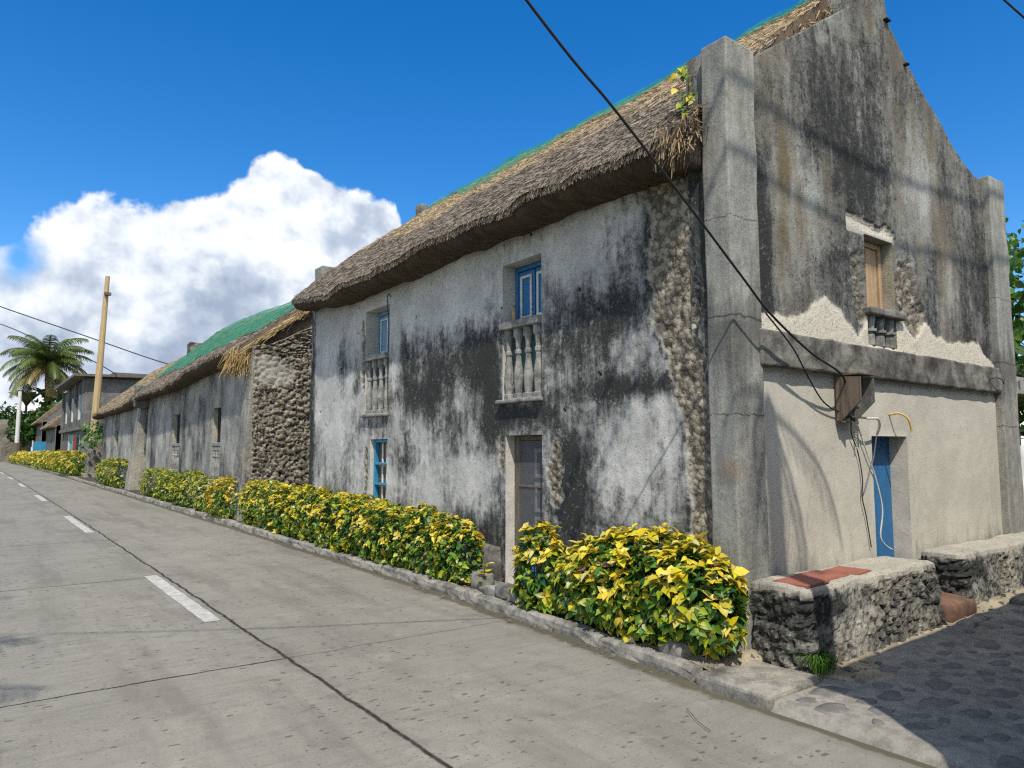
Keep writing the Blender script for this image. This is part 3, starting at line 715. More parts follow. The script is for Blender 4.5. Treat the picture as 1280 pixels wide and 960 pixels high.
bd = MB(); bd.add(*rbox((5.10, 3.405, 2.335), (10.26, 3.60, 2.645), .06, .016, .02, 31, 5.)); bd.build('string_course', M['ledge'], H1)
# pillars
for (x0, x1, y0, y1, zt, sd) in ((4.75, 5.15, 3.43, 3.69, 5.08, 1), (10.16, 10.66, 3.40, 3.80, 5.16, 2), (4.83, 5.2, 12.45, 12.84, 5.05, 3), (10.3, 10.66, 12.55, 12.95, 5.05, 4)):
    p = MB(); p.add(*rbox((x0, y0, 0.), (x1, y1, zt), .07, .018, .018, 40+sd, 3.)); p.build('corner_pillar', M['pillar'], H1)
# chimney-like finials of the gables, far gable and hidden walls
ch = MB(); ch.add(*rbox((6.93, 12.5, 6.0), (7.09, 12.75, 6.70), .1, .02, .03, 52, 4.)); ch.build('gable_finial', M['ledge'], H1)
def simple_wall(name, parent, mat, V, F): return mesh(name, V, F, mat, parent)
def gable_prism(x0, x1, y0, y1, zb, ze, xr, zr):
    V = []
    for y in (y0, y1): V += [(x0, y, zb), (x1, y, zb), (x1, y, ze), (xr, y, zr), (x0, y, ze)]
    return V, [[0, 1, 2, 3, 4], [9, 8, 7, 6, 5]]+[[i, i+5, (i+1) % 5+5, (i+1) % 5] for i in range(5)]
mesh('far_gable_wall', *gable_prism(4.82, 10.62, 12.36, 12.80, 0, 4.3, 7.7, 6.5), M['conc'], H1)
mb = MB(); mb.box(10.2, 10.6, 3.9, 12.36, 0, 4.3, .5); mb.build('rear_wall', M['conc'], H1)
# --- thatch
def thatch_roof(parent, name, xe, ze, xr, zr, xb, y0, y1, seed, nst, thick=.30, xw=4.8, droop=None, newness=.25, ridge_tan=.8, sag=.0, rdr=None):
    """street slope from the eave (xe, ze) up to the ridge (xr, zr) and down again behind to xb; strands laid over it"""
    dr = droop or (lambda y: 0*y)
    prof = [(xw+.25, ze-.02), (xw+.0, ze-.05), (xe+.18, ze-.06), (xe+.04, ze-.03), (xe-.02, ze+.2*thick), (xe-.03, ze+.5*thick), (xe+.03, ze+.8*thick)]
    nS = 26; x1, z1 = xe+.03, ze+.8*thick
    for i in range(1, nS+1):
        t = i/nS; prof.append((x1+(xr-.25-x1)*t, z1+(zr-.09-z1)*t-sag*math.sin(PI*t)))
    prof += [(xr-.1, zr-.02), (xr+.05, zr), (xr+.25, zr-.1), (xb-.3, zr-.1-(xb-.55-xr)*.78), (xb, zr-.2-(xb-.55-xr)*.80), (xb-.3, ze)]
    prof = np.array(prof); ny = max(12, int((y1-y0)/.10)); ysr = np.linspace(y0, y1, ny)
    Yg, K = np.meshgrid(ysr, np.arange(len(prof)), indexing='ij')
    X = prof[K, 0]; bl = np.clip((X-xe)/(xr-xe), 0, 1); Z = prof[K, 1]+dr(Yg)*(1-bl)+(rdr(Yg) if rdr else 0)*bl
    low = np.exp(-np.maximum(0, X-xe)/1.5)
    lump = .13*(fbm(Yg*.9, X*.9, 0, 4, seed)-.5)+.05*(fbm(Yg*4, X*4, 0, 3, seed+3)-.5)
    Z = Z+lump; X = X-lump*.5+.10*(fbm(Yg*2.2, K*.05, 0, 4, seed+8)-.5)*low
    V = np.stack([X, Yg, Z], -1); nk = len(prof)
    i, j = np.meshgrid(np.arange(ny-1), np.arange(nk-1), indexing='ij'); a = (i*nk+j).ravel()
    F = [list(map(int, q)) for q in np.stack([a, a+nk, a+nk+1, a+1], 1)]
    F += [[int(q) for q in range(nk)], [int((ny-1)*nk+q) for q in range(nk)][::-1]]
    roof = mesh(name, V.reshape(-1, 3), F, M['thatch'], parent, None, True)
    # strands on the street slope and hanging round the eave
    k0, k1 = 3, 7+nS
    r = np.random.default_rng(seed)
    t = r.random(nst); eav = r.random(nst) < .16
    kk = np.where(eav, 4.3+r.random(nst)*2.9, 6.5+(k1-6.6-1)*(t**.92))
    yy = r.random(nst)*(ny-1.001); iy = yy.astype(int); ky = np.clip(kk.astype(int), 0, nk-2); fy = (yy-iy)[:, None]; fk = (kk-ky)[:, None]
    P = (V[iy, ky]*(1-fy)+V[iy+1, ky]*fy)*(1-fk)+(V[iy, ky+1]*(1-fy)+V[iy+1, ky+1]*fy)*fk
    D = V[iy, ky]-V[iy, ky+1]; D /= np.linalg.norm(D, axis=1, keepdims=True)      # downslope
    N = np.stack([-D[:, 2], 0*D[:, 0], D[:, 0]], 1); N[N[:, 2] < -.9] *= 1
    N = np.where((N[:, 2:3] < 0) & ~eav[:, None], -N, N); N = np.where(eav[:, None], np.stack([-np.abs(D[:, 2])-.3, 0*D[:, 0], .2+0*D[:, 0]], 1), N)
    D = D+N*(r.random((nst, 1))*.16-.03)+np.stack([0*t, r.normal(0, .22, nst), r.normal(0, .06, nst)], 1)
    D = np.where(eav[:, None], D*.9+np.array([-.25, 0, -.15]), D); D /= np.linalg.norm(D, axis=1, keepdims=True)
    S = np.cross(D, N); S /= np.maximum(np.linalg.norm(S, axis=1, keepdims=True), 1e-6)
    ro = r.uniform(-1.25, 1.25, (nst, 1)); S = S*np.cos(ro)+np.cross(D, S)*np.sin(ro)
    ln = np.where(eav, .03+.05*r.random(nst), .05+.11*r.random(nst))[:, None]; wd = (.003+.0045*r.random(nst))[:, None]
    P = P+N*.006; T = P+D*ln
    Vs = np.stack([P-S*wd, P+S*wd, T+S*wd*.5, T-S*wd*.5], 1).reshape(-1, 3)
    Fs = np.arange(nst*4).reshape(-1, 4)
    hgt = (P[:, 2]-ze)/(zr-ze)
    tanp = np.clip(newness*.75+1.1*sm(hgt+.35*(fbm(P[:, 1]*1.2, P[:, 0]*1.2, 0, 3, seed+1)-.5), ridge_tan-.22, ridge_tan), 0, 1)
    isT = r.random(nst) < tanp
    g1 = np.array([.38, .325, .27]); g2 = np.array([.15, .125, .102]); g3 = np.array([.56, .46, .31]); g4 = np.array([.40, .31, .19])
    q = r.random((nst, 1)); col = np.where(isT[:, None], g3*q+g4*(1-q), g1*q+g2*(1-q))
    mesh('straw', Vs, Fs, M['straw'], roof, {'col': np.repeat(col, 4, 0)})
    return roof, V
dr1 = lambda y: .10*sm(y, 10.8, 12.6)+.03*np.sin(y*1.1)
roof1, RV = thatch_roof(H1, 'roof', 4.36, 4.12, 7.75, 7.0, 11.0, 3.73, 12.62, 5, 130000, droop=dr1, newness=.02, ridge_tan=.66, thick=.24)
# bright straw tuft where the eave meets the gable end
def tuft(parent, c, n, ln, spread, seed, cols, d0=(-.35, -.1, -.9), name='straw_tuft', wdt=.006):
    r = np.random.default_rng(seed); c = np.asarray(c, float)
    P = c+r.normal(0, 1, (n, 3))*np.array(spread); D = np.array(d0)+r.normal(0, .22, (n, 3)); D /= np.linalg.norm(D, axis=1, keepdims=True)
    S = np.cross(D, r.normal(0, 1, (n, 3))); S /= np.linalg.norm(S, axis=1, keepdims=True)
    L_ = ln*(.5+.7*r.random((n, 1))); T = P+D*L_
    V = np.stack([P-S*wdt, P+S*wdt, T+S*wdt*.4, T-S*wdt*.4], 1).reshape(-1, 3)
    q = r.random((n, 1)); col = np.array(cols[0])*q+np.array(cols[1])*(1-q)
    return mesh(name, V, np.arange(n*4).reshape(-1, 4), M['straw'], parent, {'col': np.repeat(col, 4, 0)})
tuft(roof1, (4.46, 3.76, 4.20), 260, .17, (.08, .04, .06), 3, ((.50, .37, .22), (.20, .15, .10)))
def verge(parent, pts, n, ln, seed, wd=.006, cols=((.50, .38, .22), (.18, .14, .10)), d0=(-.55, -.45, -.6)):
    r = np.random.default_rng(seed); t = r.random(n); pts = np.asarray(pts, float); q = np.linspace(0, 1, len(pts))
    P = np.stack([np.interp(t, q, pts[:, k]) for k in range(3)], 1)+r.normal(0, .035, (n, 3)); D = np.array(d0)+r.normal(0, .22, (n, 3)); D /= np.linalg.norm(D, axis=1, keepdims=True)
    S = np.cross(D, r.normal(0, 1, (n, 3))); S /= np.linalg.norm(S, axis=1, keepdims=True); T = P+D*ln*(.4+.8*r.random((n, 1)))
    c = np.array(cols[0])*(u := r.random((n, 1)))+np.array(cols[1])*(1-u)
    return mesh('verge_straw', np.stack([P-S*wd, P+S*wd, T+S*wd*.4, T-S*wd*.4], 1).reshape(-1, 3), np.arange(n*4).reshape(-1, 4), M['straw'], parent, {'col': np.repeat(c, 4, 0)})
verge(roof1, [(4.45, 3.72, 4.30), (5.3, 3.72, 4.98), (6.4, 3.72, 5.86), (7.5, 3.72, 6.72)], 700, .16, 31)
verge(roof1, [(4.5, 3.72, 4.16), (5.3, 3.72, 4.80), (6.4, 3.72, 5.66), (7.5, 3.72, 6.5)], 700, .13, 32, cols=((.5, .4, .26), (.25, .2, .14)))
# green net over the ridge
def net(parent, V, rows, y0, y1, lift, mat, seed, hang=.0):
    nk0, nk1 = rows; sub = V[:, nk0:nk1+1]; ok = (sub[:, 0, 1] >= y0) & (sub[:, 0, 1] <= y1); sub = sub[ok].copy()
    ny, nk = sub.shape[:2]
    sub[..., 2] += lift+.12*np.maximum(0, fbm(sub[..., 1]*1.3, sub[..., 0]*1.3, 0, 4, seed)-.42)+.03*(fbm(sub[..., 1]*6, sub[..., 0]*6, 0, 3, seed+2)-.5)
    sub[:, 0, 2] -= .02
    wob = (fbm(sub[:, 0, 1]*1.5, 0*sub[:, 0, 1], 0, 4, seed+4)-.5)
    sub[:, 0, 0] += wob*.5; sub[:, 0, 2] += wob*.42
    i, j = np.meshgrid(np.arange(ny-1), np.arange(nk-1), indexing='ij'); a = (i*nk+j).ravel()
    return mesh('netting', sub.reshape(-1, 3), np.stack([a, a+nk, a+nk+1, a+1], 1), mat, parent, None, True)
net(roof1, RV, (27, 37), 3.8, 12.9, .05, M['net'], 6)
# --- window helpers
BPROF = [(0, .055), (.05, .055), (.06, .042), (.14, .050), (.24, .060), (.33, .050), (.42, .034), (.48, .032), (.50, .044), (.53, .044), (.55, .032), (.66, .040), (.69, .052), (.78, .052)]
def fullset_window(y0, y1, z0, zt, zr, nb, shut_w, x_in, seed, frame_mat, pane_mat):
    fr = MB()   # timber frame inside the opening
    fr.box(x_in-.03, x_in+.03, y0+.002, y0+.055, z0, zt-.003); fr.box(x_in-.03, x_in+.03, y1-.055, y1-.002, z0, zt-.003); fr.box(x_in-.032, x_in+.028, y0+.055, y1-.055, zt-.06, zt-.004)
    fr.box(x_in-.031, x_in+.029, y0+.057, y1-.057, z0, z0+.05)
    wdw = fr.build('window', frame_mat, H1)
    lf = MB(); ym = y0+(y1-y0)*.5
    lf.box(x_in-.012, x_in+.02, y0+.058, ym-.01, zr+.02, zt-.065)
    lf.box(x_in-.012, x_in+.02, ym+.01, y1-.058, zr+.02, zt-.065)
    lf.each('shutter', frame_mat, wdw)
    pn = MB()
    for a, b in ((y0+.10, ym-.045), (ym+.045, y1-.10)):
        for p in ((a, a+.035, zr+.10, zt-.12), (b-.035, b, zr+.10, zt-.12), (a+.035, b-.035, zt-.155, zt-.12), (a+.035, b-.035, zr+.10, zr+.135)):
            pn.box(x_in-.03, x_in-.013, p[0], p[1], p[2], p[3])
    pn.build('shutter_moulding', M['white'], wdw)
    lo_ = MB(); lo_.box(x_in-.01, x_in+.02, y0+.058, y1-.058, z0+.052, zr-.005); lo_.build('lower_panel', pane_mat, wdw)
    rl = MB(); rl.add(*rbox((4.735, y0+.003, zr-.045), (4.90, y1-.003, zr+.045), .08, .008, .012, seed, 5.)); rl.build('rail', M['balus'], wdw)
    sl_ = MB(); sl_.add(*rbox((4.725, y0-.04, z0-.05), (4.795, y1+.05, z0-.003), .08, .012, .015, seed+3, 6.)); sl_.build('sill', M['balus'], wdw)
    Hh = zr-.045-z0; sc_ = Hh/.78
    for k in range(nb):
        yb = y0+(y1-y0)*(k+.5)/nb
        V, F = lathe([(z*sc_, r*.98) for z, r in BPROF], (4.83, yb, z0), 10)
        V = np.array(V); lowm = V[:, 2] < z0+.052*sc_; him = V[:, 2] > z0+.685*sc_
        for msk in (lowm, him):   # square ends
            d = V[msk][:, :2]-np.array([4.83, yb]); m_ = np.abs(d).max(1, keepdims=True); V[msk, :2] = np.array([4.83, yb])+d/np.maximum(m_, 1e-6)*.050
        mesh('baluster', V, F, M['balus'], wdw)
    return wdw
fullset_window(5.93, 6.66, 2.21, 3.80, 3.06, 4, .3, 5.01, 3, M['blue'], M['curtain'])
w2 = fullset_window(9.60, 10.43, 2.18, 3.84, 3.06, 4, .3, 5.03, 4, M['bluegrey'], M['curtain'])
# bottle standing on the rail of the near window
bt = thing('bottle', 'small brown bottle standing on the balustrade rail of the blue-shuttered upper window', 'bottle', (4.87, 6.53, 3.105))
bb = MB(); bb.add(*lathe([(0, .026), (.09, .027), (.13, .022), (.16, .013), (.19, .012)], (4.87, 6.53, 3.106), 10)); bb.build('glass_body', M['wood'], bt)
bb = MB(); bb.add(*lathe([(0, .0135), (.022, .0135)], (4.87, 6.53, 3.29), 10)); bb.build('cap', M['step'], bt)
# lower window with blue bars
fr = MB(); x_in = 4.90
for a in ((9.613, 9.66, .802, 1.782), (10.145, 10.197, .802, 1.782), (9.66, 10.145, 1.735, 1.783)): fr.box(x_in-.04, x_in+.03, *a)
lw = fr.build('window', M['bluelt'], H1)
b_ = MB()
for z in (1.10, 1.41): b_.box(x_in-.045, x_in+.01, 9.66, 10.145, z-.018, z+.018)
b_.each('bar', M['bluelt'], lw)
b_ = MB(); b_.box(x_in+.035, x_in+.06, 9.614, 10.196, .803, 1.78); b_.build('shutter', M['oldwood'], lw)
b_ = MB(); b_.box(x_in+.012, x_in+.033, 9.80, 9.87, .81, 1.73); b_.box(x_in+.012, x_in+.033, 9.98, 10.02, .81, 1.73); b_.build('shutter_moulding', M['white'], lw)
# street door: plank door with fret panel behind an insect-screen door
fr = MB(); x_in = 4.96
fr.box(x_in-.035, x_in+.03, 5.933, 5.985, .10, 1.79); fr.box(x_in-.035, x_in+.03, 6.50, 6.597, .10, 1.79); fr.box(x_in-.034, x_in+.029, 5.985, 6.50, 1.735, 1.791)
dr = fr.build('door', M['oldwood'], H1)
b_ = MB(); b_.box(x_in+.01, x_in+.04, 5.986, 6.499, .105, 1.733); b_.build('door_leaf', M['doorgrey'], dr)
b_ = MB(); b_.box(x_in-.02, x_in+.008, 5.99, 6.495, .108, .55); b_.build('kick_panel', M['blue'], dr)
b_ = MB()
for zc in (1.48, 1.10, .72):   # fret panel of nested rectangles
    for (a, b, hh, ww) in ((6.02, 6.26, .165, .042),):
        b_.box(x_in-.008, x_in+.008, a, a+ww, zc-hh, zc+hh); b_.box(x_in-.008, x_in+.008, b-ww, b, zc-hh, zc+hh); b_.box(x_in-.007, x_in+.007, a+ww, b-ww, zc+hh-ww, zc+hh); b_.box(x_in-.007, x_in+.007, a+ww, b-ww, zc-hh, zc-hh+ww)
b_.build('fretwork', M['white'], dr)
b_ = MB(); b_.box(x_in-.040, x_in-.037, 5.986, 6.499, .60, 1.733, r=.001); b_.build('insect_screen', M['screen'], dr)
b_ = MB()
for z in (.58, 1.22): b_.box(x_in-.05, x_in-.036, 5.986, 6.499, z-.014, z+.014)
b_.each('screen_rail', M['oldwood'], dr)
# gable window
b_ = MB(); b_.box(7.024, 7.08, 3.60, 3.66, 3.07, 3.815); b_.box(7.56, 7.617, 3.60, 3.66, 3.07, 3.815); b_.box(7.08, 7.56, 3.601, 3.659, 3.76, 3.816)
gw = b_.build('window', M['wood'], H1)
b_ = MB()
for k in range(4): b_.box(7.083+k*.119, 7.083+(k+1)*.119-.006, 3.62+.004*(k % 2), 3.65, 3.07, 3.757)
b_.build('shutter', M['wood'], gw)
b_ = MB(); b_.add(*rbox((6.98, 3.40, 2.985), (7.72, 3.64, 3.06), .07, .015, .018, 6, 5.)); b_.build('sill', M['ledge'], gw)
for xb in (7.12, 7.32, 7.52):
    V, F = lathe([(0, .06), (.10, .055), (.135, .04), (.14, .075), (.165, .075), (.17, .05), (.30, .068)], (xb, 3.52, 2.685), 8); mesh('baluster', V, F, M['balus'], gw)
b_ = MB(); b_.box(7.023, 7.617, 3.70, 3.74, 2.683, 2.98); b_.build('lower_panel', M['dark'], gw)  # dark sheet painted as the shade of the recess behind the balusters
# blue lane door
b_ = MB()
for k in range(4): b_.box(7.013+k*.184, 7.013+(k+1)*.184-.002, 3.672, 3.70, .07, 1.765, r=.004)
bd_ = b_.build('door', M['blue'], H1); bd_['label'] = 'plain bright blue plank door'
# small drain stub poking from the gable and roof vents
b_ = MB(); b_.box(7.66, 7.76, 3.43, 3.5, 6.34, 6.36); b_.box(8.10, 8.16, 3.43, 3.5, 5.97, 5.99); b_.each('iron_stub', M['black'], H1)

# ================================================================== benches, steps, stones by the lane
def bench(x0, x1, y0, y1, z1, label, seed, slope=0., sg=.02):
    t = thing('stone_bench', label, 'bench', ((x0+x1)/2, (y0+y1)/2, 0), 'stone benches along the lane wall')
    V, F = rbox((x0, y0, -.05), (x1, y1, z1), sg, .03, .06, seed, 3.)
    # knobbly rubble on the faces
    f1, f2, idv = worley((V[:, 0]+V[:, 1])/.11+.3*fbm(V[:, 0]*6, V[:, 2]*6, 0, 2, 3), V[:, 2]/.085+V[:, 1]*2, seed)
    side = sm(V[:, 2], z1-.03, z1-.10); k = np.clip((f2-f1)*1.7, 0, 1)**.6
    patch = sm(fbm(V[:, 0]*2.2, V[:, 2]*2.2, V[:, 1]*2.2, 4, seed+4), .40, .60)
    dx = V-np.array([(x0+x1)/2, (y0+y1)/2, z1/2]); nx = np.where(np.abs(V[:, 0]-x0) < .06, -1, np.where(np.abs(V[:, 0]-x1) < .06, 1, 0)); nyv = np.where(np.abs(V[:, 1]-y0) < .07, -1, 0)
    d = side*((k-.6)*.042*(.2+.8*patch)+.07*(fbm(V[:, 0]*7, V[:, 1]*7, V[:, 2]*9, 4, seed+6)-.5)+.04*(fbm(V[:, 0]*26, V[:, 1]*26, V[:, 2]*26, 3, seed+7)-.5))
    V[:, 0] += nx*d; V[:, 1] += nyv*d*.8
    lean = .08*(1-np.clip(V[:, 2]/z1, 0, 1)); V[:, 1] += nyv*lean*.5
    V[:, 2] += (1-side)*.03*(fbm(V[:, 0]*5, V[:, 1]*5, 0, 4, seed+8)-.5)+slope*(V[:, 0]-x0)*(V[:, 2] > 0)
    st_ = .50+.75*(fbm(V[:, 0]*2, V[:, 2]*2, V[:, 1]*2, 5, seed+1)-.5)+side*.10-(1-side)*.30+side*.50*sm(k, .35, .05)+.5*(fbm(V[:, 0]*7, V[:, 2]*7, V[:, 1]*7, 4, seed+2)-.5)
    st_ = st_+.45*np.exp(-((V[:, 2]-z1*.72)/.09)**2)*sm(V[:, 0], x0+.9, x0+.3)
    gg = side*patch*.9
    mesh('masonry', V, F, M['rubble'], t, {'m': np.stack([st_, gg, (1-side)*.20+side*.4*sm(fbm(V[:, 0]*3, V[:, 2]*3, V[:, 1]*3, 4, seed+12), .55, .62)], 1), 'tone': idv}, False)
    return t
B1 = bench(4.86, 7.05, 2.95, 3.45, .62, 'low rubble bench with red terracotta tiles, between the hedge and the blue door', 3)
for (a, b, c, d, rot) in ((4.93, 5.27, 2.99, 3.27, .05), (5.29, 5.62, 3.03, 3.31, -.03), (5.66, 5.98, 3.02, 3.29, .08)):
    V, F = rbox((a, c, .612), (b, d, .634), .2, .0, .004); V = np.array(V); cc = np.array([(a+b)/2, (c+d)/2]); q = V[:, :2]-cc
    V[:, 0] = cc[0]+q[:, 0]*math.cos(rot)-q[:, 1]*math.sin(rot); V[:, 1] = cc[1]+q[:, 0]*math.sin(rot)+q[:, 1]*math.cos(rot); V[:, 2] += .012*(V[:, 0]-cc[0])
    mesh('tile', V, F, M['tile'], B1)
bench(7.80, 11.6, 3.04, 3.46, .60, 'long bare rubble bench right of the blue door, below the cream wall', 9, .0)
d_ = MB(); d_.add(*rbox((7.10, 2.90, .03), (7.74, 3.46, .22), .06, .03, .06, 8, 4.))
tag(d_.build('door_step', M['step'], None, loc=(7.42, 3.18, 0), smooth=True), 'worn brown stone step below the blue door between the two benches', 'step')
d_ = MB(); d_.add(*rbox((4.44, 5.95, .03), (4.72, 6.75, .16), .06, .015, .02, 18, 5.))
tag(d_.build('door_step', M['conc'], None, loc=(4.55, 6.3, 0)), 'grey concrete step at the foot of the screened street door', 'step')
def boulder(c, s, label, seed):
    import bmesh
    bm = bmesh.new(); bmesh.ops.create_icosphere(bm, subdivisions=4, radius=1)
    V = np.array([v.co[:] for v in bm.verts]); F = [[v.index for v in f.verts] for f in bm.faces]; bm.free()
    V = np.sign(V)*np.abs(V)**.8
    d = 1+.5*(fbm(V[:, 0]*1.1, V[:, 1]*1.1, V[:, 2]*1.1, 3, seed)-.5)+.10*(fbm(V[:, 0]*5, V[:, 1]*5, V[:, 2]*5, 3, seed)-.5)
    V = V*d[:, None]*np.array(s)+np.array(c)
    tag(mesh('boulder', V, F, M['stone'], None, None, True, loc=(c[0], c[1], 0)), label, 'boulder', 'loose boulders in the bed')
boulder((4.50, 6.62, .16), (.12, .16, .14), 'pale angular boulder at the end of the long yellow hedge', 2)
boulder((4.52, 6.18, .12), (.11, .17, .09), 'low dark boulder in front of the screened street door', 5)
boulder((4.34, 3.72, .11), (.12, .14, .10), 'rounded grey boulder under the corner end of the big yellow bush', 9)

# ================================================================== shrubs
LT = np.array([(0, 0, 0), (0, .5, .035), (0, 1., -.10), (-.30, .26, .09), (-.25, .62, .07), (.30, .26, .09), (.25, .62, .07)])
LF = np.array([(0, 1, 3), (3, 1, 4), (4, 1, 2), (0, 5, 1), (5, 6, 1), (6, 2, 1)])
def leaves(P, D, N, size, width=1.):
    """P base points, D leaf directions, N leaf normals (n,3); size (n,)"""
    rr = np.random.default_rng(len(P)); n_ = len(P)
    D = D/np.linalg.norm(D, axis=1, keepdims=True); N = N-D*np.sum(N*D, 1, keepdims=True); N /= np.maximum(np.linalg.norm(N, axis=1, keepdims=True), 1e-6)
    S = np.cross(D, N); n = len(P)
    V = P[:, None]+size[:, None, None]*(LT[None, :, 0:1]*width*rr.uniform(.7, 1.25, (n_, 1, 1))*S[:, None]+LT[None, :, 1:2]*D[:, None]+LT[None, :, 2:3]*rr.uniform(-.4, 2.8, (n_, 1, 1))*N[:, None])
    F = (np.arange(n)[:, None, None]*7+LF[None]).reshape(-1, 3)
    return V.reshape(-1, 3), F
YEL = np.array([(.66, .50, .025), (.70, .56, .05), (.58, .50, .03), (.72, .60, .14)]); LIM = np.array([(.30, .36, .025), (.40, .42, .03), (.24, .32, .03)]); GRN = np.array([(.055, .15, .02), (.08, .20, .025), (.04, .11, .02), (.12, .22, .03)])
ORG = np.array([(.52, .30, .03), (.46, .34, .04)])
def shrub(name, label, cat, pts, nros, nfill, lsize, ytop=.75, yfac=.6, seed=1, group=None, pal=(YEL, LIM, GRN), stems=12, pw=.7, core=.55, droop=.25):
    """pts: rows of (x, y, half width across, z0, ztop) along the row"""
    r = np.random.default_rng(seed); pts = np.asarray(pts, float)
    t = thing(name, label, cat, (float(pts[:, 0].mean()), float(pts[:, 1].mean()), .05), group)
    seg = np.concatenate([[0], np.cumsum(np.linalg.norm(np.diff(pts[:, :2], axis=0), axis=1))]); Lr = seg[-1]
    def sample(n, depth_lo, depth_hi):
        s = r.random(n)*Lr; q = np.stack([np.interp(s, seg, pts[:, k]) for k in range(5)], 1)
        th = r.random(n)*2*PI; c, sn = np.cos(th), np.sin(th)
        e = (np.abs(c)**2.6+np.abs(sn)**2.6)**(-1/2.6)
        capd = np.minimum(s, Lr-s); hw = q[:, 2]; capf = np.sqrt(np.clip(1-(1-np.clip(capd/hw, 0, 1))**2, .05, 1))
        hz = (q[:, 4]-q[:, 3])/2; zc = (q[:, 4]+q[:, 3])/2
        lum = 1+.62*(fbm(s*2.6, sn*1.6+5, c*1.6, 3, seed)-.5)
        dp = depth_lo+(depth_hi-depth_lo)*r.random(n)
        a = q[:, 2]*e*c*capf*dp*lum; b = hz*e*sn*(.55+.45*capf)*dp*np.where(sn > 0, lum, 1)
        P = np.stack([q[:, 0]+a, q[:, 1]+0*a, zc+b], 1)
        O = np.stack([c*1.0, np.where(s < hw, -(1-s/hw), np.where(Lr-s < hw, 1-(Lr-s)/hw, 0))*1.2, sn], 1)
        rel = np.clip((P[:, 2]-q[:, 3])/(q[:, 4]-q[:, 3]), 0, 1.1)
        return P, O/np.linalg.norm(O, axis=1, keepdims=True), rel, dp
    Ps, Ds, Ns, Sz, Cl = [], [], [], [], []
    pick = lambda pa, n: pa[r.integers(0, len(pa), n)]*(.8+.4*r.random((n, 1)))
    P, O, rel, dp = sample(nros, .86, 1.08)
    yl = r.random(nros) < yfac*(.25+.95*sm(rel, .25, ytop))
    A = O*.75+np.array([0, 0, .75])+r.normal(0, .3, (nros, 3)); A /= np.linalg.norm(A, axis=1, keepdims=True)
    for k in range(7):
        u = np.cross(A, r.normal(0, 1, (nros, 3))); u /= np.linalg.norm(u, axis=1, keepdims=True)
        up = r.uniform(.05, .75, (nros, 1)); D = u+A*up
        Ps.append(P+A*.012*k*lsize/.1*.5); Ds.append(D-np.array([0, 0, droop])); Ns.append(A+u*-.4+r.normal(0, .15, (nros, 3)))
        Sz.append(lsize*(.45+.75*r.random(nros))*np.where(yl, 1.0, .95))
        c = np.where(yl[:, None], pick(pal[0], nros), np.where(r.random((nros, 1)) < .62, pick(pal[1], nros), pick(pal[2], nros))); Cl.append(c)
    P, O, rel, dp = sample(nfill, core, 1.02)
    Ps.append(P); Ds.append(O*.6+r.normal(0, .6, (nfill, 3))-np.array([0, 0, .35])); Ns.append(O+np.array([0, 0, .8])+r.normal(0, .4, (nfill, 3))); Sz.append(lsize*(.4+.75*r.random(nfill)))
    lim = r.random(nfill) < .28*sm(dp, .7, .95); Cl.append(np.where(lim[:, None], pick(pal[1], nfill), pick(pal[2], nfill)))
    V, F = leaves(np.concatenate(Ps), np.concatenate(Ds), np.concatenate(Ns), np.concatenate(Sz))
    CL = np.concatenate(Cl); q_ = r.random(len(CL)); CL[q_ < .02] = np.array([.20, .13, .05]); CL[(q_ > .025) & (q_ < .06)] = np.array([.60, .58, .30]); CL = CL*np.array([1, 1, 1])+r.normal(0, .012, CL.shape); CL = np.clip(CL, .01, .9)
    V[:, 2] = np.maximum(V[:, 2], .05)
    mesh('foliage', V, F, M['leaf'], t, {'col': np.repeat(CL, 7, 0)}, True)
    if stems:
        sb = MB()
        for k in range(stems):
            s = (.1+.8*r.random())*Lr; q = [np.interp(s, seg, pts[:, kk]) for kk in range(5)]
            p0 = np.array([q[0]+r.normal(0, .06), q[1], .04]); p2 = np.array([q[0]+r.normal(0, q[2]*.3), q[1]+r.normal(0, .12), q[3]+(q[4]-q[3])*(.6+.3*r.random())])
            pm = (p0+p2)/2+r.normal(0, .03, 3); sb.tube(smooth_pts([p0, pm, p2], 8), np.linspace(.006, .003, 8)*(lsize/.09), 5)
        sb.each('stem', M['stem'], t)
    return t
shrub('shrub', 'big yellow-green leafy bush at the corner, beside the tiled bench', 'bush',
      [(4.48, 3.30, .20, .16, .76), (4.47, 3.75, .26, .12, .91), (4.48, 4.3, .28, .10, .87), (4.5, 4.8, .26, .10, .80), (4.50, 5.15, .22, .10, .64)], 560, 3300, .098, .8, .78, 5, 'leafy yellow bushes at the house front')
shrub('shrub', 'narrow yellow-topped bush right of the screened street door', 'bush',
      [(4.44, 5.22, .14, .08, .58), (4.43, 5.42, .19, .08, .84), (4.42, 5.6, .20, .08, .88), (4.42, 5.76, .13, .08, .66)], 120, 800, .095, .8, .75, 6, 'leafy yellow bushes at the house front')
shrub('hedge', 'long dense hedge of yellow and green leaves below the barred blue window', 'hedge',
      [(4.52, 6.85, .18, .10, .73), (4.54, 7.3, .24, .10, .82), (4.55, 8.5, .27, .08, .84), (4.56, 10, .28, .08, .87), (4.56, 12, .28, .08, .90), (4.56, 14., .30, .08, .92), (4.56, 15.6, .28, .08, .90)], 2000, 11000, .082, .72, .62, 7)
sp = thing('seedling', 'small sprig with yellow leaves growing beside the pale angular boulder', 'plant', (4.42, 6.5, .08))
lv = leaves(np.array([(4.42+.01*k, 6.50+.02*(k % 3), .20+.025*k) for k in range(8)]), np.array([(-math.cos(k*2.4), math.sin(k*2.4), .25) for k in range(8)]), np.array([(-.1, -.2, 1.)]*8), np.full(8, .10))
